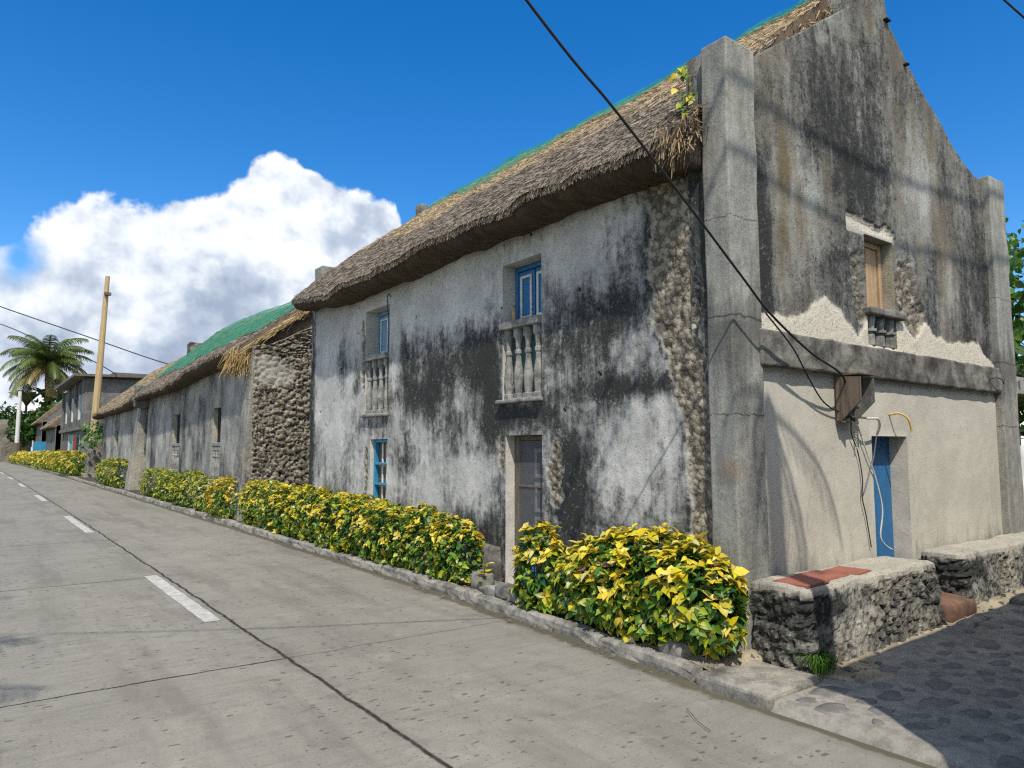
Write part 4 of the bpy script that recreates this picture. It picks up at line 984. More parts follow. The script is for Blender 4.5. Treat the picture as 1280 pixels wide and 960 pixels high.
mesh('foliage', *lv, M['leaf'], sp, {'col': np.repeat(np.array([YEL[k % 4] if k % 3 else LIM[0] for k in range(8)]), 7, 0)}, True)
b_ = MB(); b_.tube([(4.42, 6.5, .05), (4.43, 6.5, .2), (4.46, 6.51, .4)], .005, 5); b_.build('stem', M['stem'], sp)
fine = (np.array([(.34, .38, .03), (.42, .42, .04), (.38, .36, .03)]), np.array([(.20, .27, .025), (.26, .32, .03)]), np.array([(.09, .16, .02), (.06, .12, .02)]))
for (y, hw, zt, nr, lab, pal, yf) in ((16.9, .40, 1.02, 330, 'orange-tinted clipped bush at the far end of the long yellow hedge', (np.concatenate([YEL[:2], ORG]), LIM, GRN), .75),
                             (18.7, .30, .96, 240, 'pale variegated bush between the orange-tinted bush and the clipped lime bushes', (np.array([(.55, .52, .16), (.48, .47, .12)]), LIM, GRN), .6),
                             (20.8, .45, 1.06, 420, 'largest lime-green clipped bush before the second thatched house', fine, .8),
                             (23.4, .36, .98, 300, 'pale-leaved lime bush, second from the buttress between the thatched houses', (np.array([(.50, .50, .10), (.36, .40, .04)]), LIM, GRN), .7),
                             (25.6, .40, 1.04, 330, 'compact lime bush standing just right of the buttress between the thatched houses', fine, .8)):
    shrub('shrub', lab, 'bush', [(4.5, y-.75, hw*.7, .08, zt*.83), (4.5, y, hw, .06, zt*.94), (4.48, y+.85, hw*.8, .06, zt*.87)], nr, nr*3, .075, .6, yf, int(y*7), 'clipped bushes along the street', pal, 4)
shrub('shrub', 'single round lime bush before the third house, left of its buttress', 'bush', [(4.45, 31.6, .4, .05, 1.0), (4.45, 34., .55, .05, 1.15), (4.42, 36.6, .5, .05, 1.05)], 620, 1700, .10, .6, .85, 77, 'clipped bushes along the street', fine, 4)
shrub('shrub', 'orange and lime bush at the near end of the far hedge', 'bush', [(4.25, 46.5, .6, .05, 1.15), (4.2, 49, .8, .05, 1.35), (4.15, 52, .7, .05, 1.35)], 600, 1500, .15, .6, .8, 78, None, (np.concatenate([ORG, fine[0]]), LIM, GRN), 3)
shrub('hedge', 'far low yellow hedge running along the kerb below the palm', 'hedge', [(4.15, 53, .7, .05, 1.35), (3.95, 60, .7, .05, 1.3), (3.6, 70, .7, .05, 1.25), (3.2, 82, .7, .05, 1.2), (2.6, 95, .7, .05, 1.2)], 1300, 3000, .19, .6, .9, 79, None, (YEL, LIM, GRN), 0)
# grass tuft and weeds at the bench
def grass(name, c, n, ln, label, seed):
    r = np.random.default_rng(seed); V, F = [], []; cols = []
    for k in range(n):
        a = r.random()*2*PI; b = np.array(c)+np.array([math.cos(a), math.sin(a), 0])*.10*r.random()*ln/.16; d = np.array([math.cos(a), math.sin(a), 0])
        L_ = ln*(.6+.7*r.random()); bend = r.uniform(.3, 1.); s = np.array([-d[1], d[0], 0])*.004
        p1 = b+d*L_*.25*bend+np.array([0, 0, L_*.55]); p2 = b+d*L_*.8*bend+np.array([0, 0, L_*(.75-.35*bend)])
        i = len(V); V += [b-s, b+s, p1+s, p1-s, p2]; F += [[i, i+1, i+2, i+3], [i+3, i+2, i+4]]; cc = GRN[r.integers(0, 4)]*(.6+.6*r.random()); cols += [cc]*5
    tag(mesh(name, V, F, M['leaf'], None, {'col': np.array(cols)}, loc=(c[0], c[1], 0)), label, 'grass')
grass('grass_tuft', (4.93, 2.92, .04), 240, .19, 'tuft of long green grass at the foot of the tiled bench', 4)
grass('weed', (6.45, 2.97, .06), 50, .09, 'tiny green weed at the right foot of the tiled bench', 5)
grass('weed', (5.02, 3.36, .1), 16, .06, 'faint sprout behind the corner of the tiled bench', 6)
# creeper hanging by the pillar head
cr = thing('creeper', 'yellow-green creeper hanging at the top of the corner pillar beside the thatch', 'creeper', (4.7, 3.75, 4.7))
r_ = np.random.default_rng(3); n = 34; Pp = np.stack([4.66+r_.normal(0, .06, n), 3.72+.12*r_.random(n), 4.95-.45*r_.random(n)], 1)
V, F = leaves(Pp, np.stack([-.6+r_.normal(0, .4, n), -.3+r_.normal(0, .4, n), -.6+0*r_.random(n)], 1), np.array([(-.8, -.4, .5)]*n)+r_.normal(0, .3, (n, 3)), np.full(n, .085))
mesh('foliage', V, F, M['leaf'], cr, {'col': np.repeat(np.concatenate([LIM, GRN, YEL[:1]])[r_.integers(0, 8, n)], 7, 0)}, True)
b_ = MB(); b_.tube(smooth_pts([(4.78, 3.76, 5.03), (4.68, 3.74, 4.9), (4.66, 3.76, 4.6), (4.67, 3.77, 4.48)], 14), .006, 5); b_.build('stem', M['stem'], cr)

# ================================================================== meter box, cables
mt = thing('meter_box', 'open wooden box with an electric meter under the ledge of the cream wall', 'meter box', (6.55, 3.42, 2.1))
b_ = MB(); b_.box(6.36, 6.60, 3.455, 3.478, 1.93, 2.31, r=.003); b_.build('backboard', M['oldwood'], mt)
V = [(6.345, 3.476, 2.32), (6.345, 3.24, 2.30), (6.345, 3.24, 2.08), (6.345, 3.43, 1.90), (6.345, 3.476, 1.90)]; V2 = [(x+.018, y, z) for x, y, z in V]
mesh('side_board', V+V2, [[0, 1, 2, 3, 4], [9, 8, 7, 6, 5]]+[[i, i+5, (i+1) % 5+5, (i+1) % 5] for i in range(5)], M['oldwood'], mt)
V = [(x+.245, y, z) for x, y, z in V]; V2 = [(x+.018, y, z) for x, y, z in V]
mesh('side_board', V+V2, [[0, 1, 2, 3, 4], [9, 8, 7, 6, 5]]+[[i, i+5, (i+1) % 5+5, (i+1) % 5] for i in range(5)], M['conc'], mt)
b_ = MB(); b_.box(6.34, 6.62, 3.23, 3.475, 2.322, 2.338, r=.002); b_.build('lid', M['oldwood'], mt)
b_ = MB(); b_.box(6.35, 6.60, 3.40, 3.474, 1.885, 1.90, r=.002); b_.build('bottom_board', M['oldwood'], mt)
V, F = lathe([(0, .07), (.05, .075), (.06, .062), (.12, .06), (.135, .045)], (0, 0, 0), 16); V = np.array(V); V = np.stack([6.475+V[:, 0], 3.455-V[:, 2], 2.07+V[:, 1]], 1)
b_ = MB(); b_.add(V, F); b_.box(6.43, 6.53, 3.37, 3.454, 2.15, 2.22); b_.box(6.44, 6.52, 3.39, 3.454, 1.95, 2.0); b_.build('meter', M['meter'], mt)
def cable(name, pts, r, mat, label, cat='cable', n=60, group=None, seg=6):
    b_ = MB(); p = smooth_pts(pts, n); b_.tube(p, r, seg)
    return tag(b_.build(name, mat, None, loc=tuple(p[0]), smooth=True), label, cat, group)
cable('power_cable', [(-3.2, 2.9, 8.4), (-.2, 3.03, 6.1), (2.41, 3.149, 4.34), (3.2, 3.185, 3.88), (3.97, 3.218, 3.40), (4.65, 3.248, 2.96), (5.0, 3.26, 2.735), (5.59, 3.275, 2.47), (6.1, 3.30, 2.33), (6.40, 3.40, 2.24)], .0098, M['black'], 'thick black power cable sagging from the sky down to the meter box', n=110)
cable('power_cable', [(4.98, 3.28, 2.73), (5.4, 3.32, 2.50), (5.72, 3.38, 2.28), (6.0, 3.43, 2.1), (6.2, 3.45, 2.02), (6.345, 3.455, 1.99)], .007, M['black'], 'thin dark cable branching under the thick cable to the side of the meter box')
cable('wire', [(6.56, 3.45, 1.9), (6.58, 3.462, 1.78), (6.70, 3.470, 1.60), (6.76, 3.470, 1.35), (6.74, 3.47, 1.18), (6.80, 3.47, 1.0), (6.87, 3.47, .7)], .006, M['black'], 'thin dark wire hanging down the cream wall from the meter box')
cable('wire', [(6.62, 3.40, 1.94), (6.74, 3.36, 1.93), (6.88, 3.36, 1.93), (7.0, 3.40, 1.87), (7.04, 3.45, 1.78)], .012, M['whitecord'], 'short curved white cord from the meter box to the blue door top')
cable('wire', [(7.04, 3.455, 1.77), (6.98, 3.466, 1.55), (6.82, 3.47, 1.28), (6.77, 3.47, 1.22)], .007, M['meter'], 'grey wire looping from the door corner back across the cream wall')
cable('wire', [(6.70, 3.462, 1.86), (6.9, 3.47, 1.55), (7.02, 3.47, 1.35), (7.12, 3.47, 1.05), (7.08, 3.48, .8), (7.16, 3.48, .7), (7.3, 3.48, .64)], .008, M['whitecord'], 'thin white cord crossing in front of the blue door')
hook = [(6.66+.008*math.cos(a), 3.46+.008*math.sin(a), 1.88-a*.0042) for a in np.linspace(0, 60, 160)]
cable('coil', hook, .003, M['whitecord'], 'small coiled pale spring of wire hanging right of the meter box', 'coil', 200, None, 4)
cable('conduit', [(7.40, 3.49, 1.99), (7.42, 3.40, 2.0), (7.46, 3.34, 1.95), (7.50, 3.33, 1.86), (7.51, 3.33, 1.82)], .012, M['yellow'], 'short bent yellow tube sticking out of the cream wall above the blue door', 'tube', 24)
cable('wire', [(9.72, 3.475, 2.46), (9.8, 3.36, 2.5), (9.95, 3.33, 2.49), (10.1, 3.36, 2.44)], .006, M['black'], 'short bent iron wire on the ledge near the right pillar', 'wire', 20)
cable('wire', [(10.43, 4.80, 3.45), (10.43, 4.80, 3.45)], .001, M['black'], 'x') if False else None
cable('wire', [(4.789, 9.55, 3.93), (4.785, 9.60, 3.98), (4.785, 9.66, 3.92), (4.79, 9.60, 3.5), (4.79, 9.62, 2.9), (4.79, 9.60, 2.3)], .006, M['black'], 'dark wire hooked over the far upper window and hanging along its side')
# ================================================================== HOUSES 2 and 3 down the street
def house2_mask(rub, dark, seed, light=()):
    def f(U, Z, hd):
        q = fbm(U*.8, Z*.9, 0, 4, seed)+rub-.5; G1 = sm(q, .46, .58)
        dome, idv = rubble_field(U, Z, .16, .12, seed+3)
        s = .36+dark+.95*(fbm(U*.8, Z*.7, 0, 6, seed+11)-.5)+.5*(fbm(U*3, Z*2.4, 1, 5, seed+14)-.5)+.25*(fbm(U*3, Z*.7, 2, 4, seed+12)-.5)+.25*sm(Z, .9, .1)
        for a in light: s = s+blob(U, Z, *a)
        s = s+.35*G1*sm(dome, .35, .05)
        return (s, G1*.9, 0*U), idv, G1*(.06*dome-.03)
    return f
def rough(U, Z): return .06*(fbm(U*.7, Z*.7, 0, 3, 44)-.5)+.02*(fbm(U*4, Z*4, 0, 3, 45)-.5)
def buttress(parent, y0, y1, xt, xb, zt, mat, seed, name='buttress'):
    V, F = rbox((0, y0, 0), (1, y1, zt), .12, 0, .03); V = np.array(V); f = V[:, 2]/zt
    front = 1-V[:, 0]; V[:, 0] = 5.0+(-(5.0-(xb+(xt-xb)*f)))*front
    yw = (y0+y1)/2; V[:, 1] = yw+(V[:, 1]-yw)*(1.25-.35*f)
    dome, idv = rubble_field(V[:, 1]+V[:, 0]*.5, V[:, 2], .15, .12, seed)
    V[:, 0] += .05*(fbm(V[:, 1]*4, V[:, 2]*4, 0, 3, seed)-.5)
    s = .33+.6*(fbm(V[:, 1]*1.5, V[:, 2], V[:, 0]*2, 4, seed+1)-.5)
    return mesh(name, V, F, mat, parent, {'m': np.stack([s, 0*s+.35, .25*(f < .45)], 1), 'tone': idv})
H2 = thing('stone_house', 'single-storey stone house with slit windows and a green-netted thatched roof, next down the street', 'house', (7.6, 23., 0), 'old thatched stone houses')
h2h = [(19.30, 20.15, .90, 2.72, .35), (24.2, 25.3, .90, 2.74, .35)]
wall('front_wall', H2, M['house2'], 'x', -1, 4.85, 16.35, 30.0, 0., 3.9, .06, h2h, rough, house2_mask(.16, .04, 201, ((18, 3.2, .8, .8, -.3), (21, 1, 1., .5, -.2), (27.5, 2.3, .7, .8, -.3))), depth=.5)
RT = lambda u: np.interp(u, [4.7, 5.1, 6., 7.4, 7.7, 9., 10.6], [3.95, 4.0, 4.5, 5.55, 5.55, 4.9, 3.9])+.08*(fbm(u*5, 0*u, 0, 3, 5)-.5)
def rub_mask(U, Z, hd):
    wu = U+.16*(fbm(U*5, Z*5, 0, 4, 331)-.5); wz = Z+.16*(fbm(U*5, Z*5, 3, 4, 337)-.5)
    dome, idv = rubble_field(wu, wz, .21, .12, 301); d2, id2 = rubble_field(wu, wz, .085, .06, 307)
    sel = sm(fbm(U*2.4, Z*2.4, 0, 3, 341), .48, .54); dome = dome*(1-sel)+d2*sel*.8; idv = np.where(sel > .5, id2, idv)
    mort = sm(fbm(U*1.2, Z*1.2, 0, 4, 311), .52, .66)*sm(Z, 2.0, 3.2)
    s = .16+1.1*sm(dome, .34, .05)+.55*(fbm(U*1.5, Z*1.5, 0, 4, 305)-.5)+.25*mort*0
    return (s*(1-.6*mort), 1-.75*mort, 0*U), idv, (.15*np.minimum(dome, .7)-.07+.06*(fbm(U*14, Z*14, 0, 4, 345)-.5))*(1-.6*mort)
wall('gable_wall', H2, M['rubble'], 'y', -1, 16.05, 4.72, 10.6, 0., 3.8, .035, [], lambda U, Z: .05*(fbm(U*3, Z*3, 0, 3, 48)-.5), rub_mask, top=lambda u: np.maximum(RT(u), 3.81), depth=.45)
buttress(H2, 16.15, 16.75, 4.72, 4.45, 3.75, M['house2'], 61)
b_ = MB(); b_.box(10.1, 10.5, 16.4, 30, 0, 3.6, .8); b_.build('rear_wall', M['conc'], H2)
mesh('far_gable_wall', *gable_prism(4.9, 10.5, 29.6, 30.05, 0, 3.5, 7.6, 5.7), M['conc'], H2)
b_ = MB(); b_.add(*rbox((4.38, 29.75, 3.2), (5.3, 30.3, 4.05), .12, .07, .06, 71, 3.)); b_.add(*rbox((7.2, 29.7, 5.2), (7.7, 30.2, 6.35), .12, .04, .05, 72, 3.)); b_.each('gable_finial', M['ledge'], H2)
for (y0, y1) in ((19.30, 20.15), (24.2, 25.3)):
    b_ = MB(); b_.box(4.98, 5.02, y0+.01, y1-.01, .91, 2.71); wd_ = b_.build('window', M['dark'], H2)  # near-black board paints the unlit depth of the opening
    b_ = MB(); b_.box(4.84, 4.96, y0+.004, y1-.004, 1.70, 1.80); b_.build('rail', M['balus'], wd_)
    for k in range(3):
        V, F = lathe([(z*1.0, r*1.5) for z, r in BPROF], (4.90, y0+(y1-y0)*(k+.5)/3, .905), 7); mesh('baluster', V, F, M['balus'], wd_)
dr2 = lambda y: .40*sm(y, 29, 16.5)*(.4+.6*sm(y, 29, 16.5))-.1*sm(y, 20, 16.3)
roof2, RV2 = thatch_roof(H2, 'roof', 4.36, 3.46, 7.5, 5.95, 10.8, 16.5, 30.2, 15, 60000, thick=.2, droop=dr2, newness=.06, ridge_tan=1.1, sag=-.05, rdr=lambda y: .45*sm(y, 16, 28))
net(roof2, RV2, (12, 37), 16.9, 29.8, .07, M['net2'], 9)
tuft(roof2, (4.46, 16.5, 3.72), 520, .42, (.10, .10, .08), 13, ((.50, .35, .16), (.26, .18, .09)), (-.3, -.25, -.9), wdt=.01)
if 0: tuft(roof2, (6.2, 16.45, 4.95), 10, .3, (.05, .05, .05), 14, ((.46, .34, .17), (.26, .19, .1)), (-.7, -.2, -.6), wdt=.01)
ve = np.linspace(0, 1, 900); rv = np.random.default_rng(77)
vp = np.stack([4.7+2.7*ve, 16.42+rv.normal(0, .05, 900), 3.98+2.05*ve+rv.normal(0, .03, 900)], 1); vd = np.stack([-.75+rv.normal(0, .15, 900), -.25+rv.normal(0, .12, 900), -.62+rv.normal(0, .12, 900)], 1); vs_ = np.cross(vd, rv.normal(0, 1, (900, 3))); vs_ /= np.linalg.norm(vs_, axis=1, keepdims=True); vt = vp+vd*(.18+.2*rv.random((900, 1)))
mesh('verge_straw', np.stack([vp-vs_*.009, vp+vs_*.009, vt+vs_*.004, vt-vs_*.004], 1).reshape(-1, 3), np.arange(3600).reshape(-1, 4), M['straw'], roof2, {'col': np.repeat(np.array([.56, .43, .23])*(.5+.6*rv.random((900, 1))), 4, 0)})
H3 = thing('stone_house', 'small thatched rubble house beyond the buttress, with one little square window', 'house', (7.6, 36.5, 0), 'old thatched stone houses')
wall('front_wall', H3, M['house2'], 'x', -1, 4.80, 30.1, 42.5, 0., 3.7, .08, [(37.1, 38.3, 1.75, 2.45, .3)], rough, house2_mask(.22, .0, 401, ((34, 2, 1., 1., -.25), (40, 1.2, .5, 1., -.4))), depth=.5)
b_ = MB(); b_.box(4.92, 4.97, 37.12, 38.28, 1.76, 2.44); b_.build('window', M['dark'], H3)
buttress(H3, 30.15, 30.9, 4.66, 4.30, 3.45, M['house2'], 65)
mesh('gable_wall', *gable_prism(4.95, 10.5, 30.4, 30.8, 0, 3.4, 7.6, 5.6), M['conc'], H3)
mesh('far_gable_wall', *gable_prism(4.9, 10.5, 42.0, 42.4, 0, 3.4, 7.6, 5.6), M['conc'], H3)
b_ = MB(); b_.box(10.1, 10.5, 30.9, 42, 0, 3.4, 1.); b_.build('rear_wall', M['conc'], H3)
roof3, RV3 = thatch_roof(H3, 'roof', 4.38, 3.30, 7.5, 6.05, 10.8, 30.55, 43.2, 25, 42000, newness=.8, ridge_tan=.9, droop=lambda y: .1*sm(y, 34, 30)-.12*sm(y, 41, 43))
b_ = MB(); b_.add(*rbox((7.0, 33.6, 5.6), (7.9, 34.3, 6.38), .15, .05, .06, 75, 3.)); b_.build('gable_finial', M['ledge'], H3)
cr = thing('creeper', 'dark green creeper hanging off the far eave beside the pole', 'creeper', (4.6, 42.6, 2.5))
r_ = np.random.default_rng(8); n = 160; Pp = np.stack([4.45+r_.normal(0, .28, n), 42.9+r_.normal(0, .4, n), 3.0-1.3*r_.random(n)], 1)
V, F = leaves(Pp, r_.normal(0, .6, (n, 3))-np.array([.3, .3, .6]), r_.normal(0, .5, (n, 3))+np.array([-.5, -.5, .6]), np.full(n, .22))
mesh('foliage', V, F, M['leaf'], cr, {'col': np.repeat(GRN[r_.integers(0, 4, n)], 7, 0)}, True)
# rubble gatepost and low wall beyond house 3
gp = thing('gatepost', 'short rubble gatepost at the foot of the tall bare pole', 'gatepost', (4.75, 44.8, 0))
V, F = rbox((4.35, 44.4, -.1), (5.5, 45.2, 2.1), .1, .08, .08, 81, 2.5)
f1, f2, idv = worley((V[:, 0]+V[:, 1])/.28, V[:, 2]/.22, 5); mesh('masonry', V, F, M['rubble'], gp, {'m': np.stack([.45+.4*(fbm(V[:, 0]*2, V[:, 2]*2, V[:, 1], 3, 3)-.5), 0*idv+.9, 0*idv], 1), 'tone': idv})
b_ = MB(); b_.add(*rbox((4.2, 44.3, -.1), (5.6, 45.3, .28), .2, .05, .05, 82, 2.)); b_.build('footing', M['kerb'], gp)
def pole(c, zt, r0, r1, mat, label, lean=(0, 0)):
    t = thing('utility_pole', label, 'pole', c); zz = np.linspace(0, 1, 14)
    b_ = MB(); b_.tube(np.stack([c[0]+lean[0]*zz, c[1]+lean[1]*zz, c[2]+(zt-c[2])*zz], 1), r0+(r1-r0)*zz, 10); b_.build('shaft', mat, t); return t
p1 = pole((4.66, 45.9, 0), 11.5, .24, .12, M['polewood'], 'tall bare wooden pole behind the rubble gatepost, higher than every roof', (.35, 0))
b_ = MB(); b_.add(*rbox((4.86, 45.55, 10.35), (5.2, 45.75, 10.52), .2, .0, .01)); b_.build('bracket', M['oldwood'], p1)
p2 = pole((2.45, 92., 0), 7.7, .24, .18, M['white'], 'pale short pole far down the street in front of the palm')
b_ = MB(); b_.tube([(2.45, 92, 0), (2.45, 92, 2.2)], .45, 10); b_.build('post_sleeve', M['oldwood'], p2)
# two-storey blackened house
T2 = thing('townhouse', 'dark two-storey house with tall openings and a flat tin roof behind the pole', 'house', (7., 60., 0))
wall('side_wall', T2, M['grimy'], 'y', -1, 53.5, 4.9, 10.6, -.3, 6.25, .12, [], rough, house2_mask(-.12, .15, 501, ((6.5, 1.2, 1.5, .8, -.15), (7.5, 5.2, 1.5, .6, -.2))), depth=.3)
wh = [(55.5, 58, 3.6, 5.4, .3), (60, 63, 3.6, 5.4, .3), (65, 68, 3.6, 5.4, .3), (55.8, 58.5, .2, 2.6, .3), (60.5, 64.5, .2, 2.7, .3)]
wall('front_wall', T2, M['grimy'], 'x', -1, 4.95, 53.5, 70, -.3, 6.25, .2, wh, rough, house2_mask(-.2, .1, 505), depth=.3)
for i, (a, b, c, d, _) in enumerate(wh):
    b_ = MB(); b_.box(5.05, 5.12, a+.02, b-.02, c+.02, d-.02, 1.)
    wn = b_.build('window' if i < 3 else 'door', M['bluegrey'] if i < 3 else M['teal'], T2)
    b_ = MB(); b_.box(4.96, 5.06, a+.01, a+.35, c+.01, d-.01, 1.); b_.box(4.96, 5.06, b-.35, b-.01, c+.01, d-.01, 1.); b_.each('frame', M['white'], wn)
b_ = MB(); b_.box(4.7, 4.94, 53.2, 70.2, 2.85, 3.1, 1.); b_.box(4.9, 10.7, 53.25, 53.47, 2.9, 3.05, 1.); b_.each('string_course', M['ledge'], T2)
for y in (53.8, 59, 64, 69.5):
    b_ = MB(); b_.box(4.78, 4.94, y-.25, y+.25, 3.1, 6.2, 1.); b_.build('pilaster', M['grimy'], T2)
b_ = MB()
V = [(4.2, 52.9, 6.28), (4.2, 70.6, 6.5), (11.2, 70.6, 6.6), (11.2, 52.9, 6.45)]; V = V+[(x, y, z+.16) for x, y, z in V]
b_.add(V, [[3, 2, 1, 0], [4, 5, 6, 7], [0, 1, 5, 4], [1, 2, 6, 5], [2, 3, 7, 6], [3, 0, 4, 7]]); b_.build('roof', M['tin'], T2)
b_ = MB(); b_.box(7.5, 10.8, 62, 69, 6.68, 7.5, 1.); b_.build('roof_hut', M['tin'], T2)
rc = MB(); rc.add(*rbox((4.75, 57.3, 1.5), (4.9, 58.0, 2.5), .2, .03, .02)); tag(rc.build('hanging_cloth', M['red'], None, loc=(4.8, 57.7, 1.2)), 'red cloth hanging beside the doorway of the dark two-storey house', 'cloth')
# two more thatched houses and walls further off
def far_house(y0, y1, xw, ze, zr, label, seed, newness, netted=False):
    t = thing('stone_house', label, 'house', (xw+3, (y0+y1)/2, 0), 'old thatched stone houses')
    wall('front_wall', t, M['grimy'], 'x', -1, xw, y0, y1, -.3, ze+.2, .25, [], rough, house2_mask(.0, .02, seed), depth=.4)
    mesh('gable_wall', *gable_prism(xw+.02, xw+6, y0, y0+.4, 0, ze+.1, xw+3, zr-.2), M['grimy'], t)
    rf, V = thatch_roof(t, 'roof', xw-.5, ze, xw+2.7, zr, xw+6, y0+.2, y1+.5, seed, 9000, newness=newness, ridge_tan=.9, xw=xw)
    if netted: net(rf, V, (26, 37), y0, y1, .08, M['net2'], seed)
    return t
far_house(72., 84., 4.6, 3.4, 6.3, 'low thatched house with pale walls right behind the dark two-storey house', 601, .9)
far_house(88., 102., 4.4, 4.2, 7.5, 'farthest thatched house below the palm, green net along its ridge', 605, 1., True)
gt = thing('gate', 'bright blue sheet gate beside the farthest thatched house', 'gate', (4.0, 87.2, 0))
b_ = MB(); b_.box(3.7, 5.0, 87.3, 87.4, .3, 2.3, 1.); b_.build('panel', M['bluelt'], gt)
b_ = MB(); b_.box(3.6, 3.7, 87.25, 87.45, 0, 2.4, 1.); b_.box(5.0, 5.1, 87.25, 87.45, 0, 2.4, 1.); b_.each('frame', M['white'], gt)
fw_ = thing('rubble_wall', 'broken rubble wall by the far pale pole', 'wall', (2.5, 104, 0))
V, F = rbox((.6, 103, -.2), (4.2, 104, 5.0), .25, .25, .2, 91, .8); f1, f2, idv = worley((V[:, 0]+V[:, 1])/.5, V[:, 2]/.4, 5)
mesh('masonry', V, F, M['rubble'], fw_, {'m': np.stack([.4+.5*(fbm(V[:, 0], V[:, 2], V[:, 1], 3, 3)-.5), 0*idv+.8, 0*idv], 1), 'tone': idv})

# ================================================================== palm, banana plants, far trees
def frond(r, base, azm, el0, ln, droop, nl, lw, wf=1.):
    n = 14; t = np.linspace(0, 1, n); d = np.array([math.cos(azm), math.sin(azm), 0.])
    ang = el0-droop*t**1.3; step = ln/(n-1)
    P = [np.array(base, float)]
    for a in ang[:-1]: P.append(P[-1]+step*(d*math.cos(a)+np.array([0, 0, math.sin(a)])))
    P = np.array(P); s = np.array([-d[1], d[0], 0.])
    V, F = tube(P, np.linspace(.05, .012, n)*ln/4, 5, False); V = list(map(np.array, V))
    for k in range(nl):
        tt = .08+.90*k/nl; i = min(int(tt*(n-1)), n-2); f = tt*(n-1)-i; p = P[i]*(1-f)+P[i+1]*f; ax = P[i+1]-P[i]; ax /= np.linalg.norm(ax)
        L_ = lw*math.sin(PI*(.12+.83*tt))**.7*(.85+.3*r.random())
        for sg in (-1, 1):
            dd = s*sg*.8+ax*.65+np.array([0, 0, -.25-.35*r.random()]); dd /= np.linalg.norm(dd)
            mid = p+dd*L_*.55; tip = p+dd*L_*.85+np.array([0, 0, -.30*L_]); wv = ax*.030*ln/4*wf
            j = len(V); V += [p-wv, p+wv, mid+wv, mid-wv, tip]; F += [[j, j+1, j+2, j+3], [j+3, j+2, j+4]]
    return np.array(V), F
def palm(label, base, top, nf, ln, seed, trunk_r=.2, elr=(-.3, 1.35), nl=34, group=None, brown=.12, wf=1.):
    r = np.random.default_rng(seed); t = thing('palm_tree', label, 'palm', tuple(base), group)
    b, tp = np.array(base, float), np.array(top, float); pts = smooth_pts([b, b*.6+tp*.4+np.array([.15, 0, 0]), tp], 22)
    b_ = MB(); b_.tube(pts, np.linspace(trunk_r*1.3, trunk_r*.8, 22)*(1+.06*np.sin(np.arange(22)*2.3)), 10); b_.build('trunk', M['bark'], t)
    Vs, Fs, Cs, n0 = [], [], [], 0
    for k in range(nf):
        u = (k+.5)/nf; el = elr[1]+(elr[0]-elr[1])*u; V, F = frond(r, tp, k*2.39996+r.normal(0, .15), el, ln*(.85+.3*r.random()), 1.0+.8*r.random(), nl, ln*.24, wf)
        c = np.array([.10, .14, .03])*(.7+.6*r.random()) if u < 1-brown*1.8 else (np.array([.22, .17, .06]) if r.random() < .7 else np.array([.14, .15, .04]))
        Vs.append(V); Fs += [[i+n0 for i in f] for f in F]; n0 += len(V); Cs.append(np.tile(c, (len(V), 1)))
    mesh('crown', np.concatenate(Vs), Fs, M['palm'], t, {'col': np.concatenate(Cs)}); return t
palm('coconut palm with arching fronds rising behind the far thatched houses', (5.6, 103, 0), (5.35, 103, 12.0), 40, 6.0, 4, .35, (-.75, 1.4), 60, None, .2, 1.0)
def banana(label, c, h, n, ln, seed):
    r = np.random.default_rng(seed); t = thing('banana_plant', label, 'plant', tuple(c), 'banana plants below the palm')
    b_ = MB(); b_.tube([(c[0], c[1], c[2]), (c[0], c[1], c[2]+h*.5), (c[0], c[1], c[2]+h)], [.28, .22, .12], 8); b_.build('stem', M['bark'], t)
    Vs, Fs, Cs, n0 = [], [], [], 0
    for k in range(n):
        azm = k*2.4+r.random(); d = np.array([math.cos(azm), math.sin(azm), 0]); s = np.array([-d[1], d[0], 0]); m = 9; P = [np.array([c[0], c[1], c[2]+h])]
        for q in range(m-1): a = 1.2-1.7*(q/m)*(.7+.5*r.random()); P.append(P[-1]+ln/m*(d*math.cos(a)+np.array([0, 0, math.sin(a)])))
        V = []
        for q, p in enumerate(P): wd = ln*.13*math.sin(PI*min(1, .08+.92*q/(m-1)))*(.8+.4*r.random()); V += [p-s*wd+np.array([0, 0, -.3*wd]), p, p+s*wd+np.array([0, 0, -.3*wd])]
        F = [[3*q+j, 3*q+j+1, 3*q+j+4, 3*q+j+3] for q in range(m-1) for j in (0, 1)]
        Vs.append(np.array(V)); Fs += [[i+n0 for i in f] for f in F]; n0 += len(V); c_ = np.array([.07, .13, .03])*(.6+.7*r.random()) if r.random() < .7 else np.array([.17, .14, .07]); Cs.append(np.tile(c_, (len(V), 1)))
    mesh('crown', np.concatenate(Vs), Fs, M['palm'], t, {'col': np.concatenate(Cs)})
banana('banana plant with ragged leaves left of the palm crown, beside the pale pole', (3.6, 108, 0), 7.0, 9, 4., 3)
banana('banana plant with browning leaves directly under the palm crown', (6.2, 110, 0), 7.5, 10, 4.2, 4)
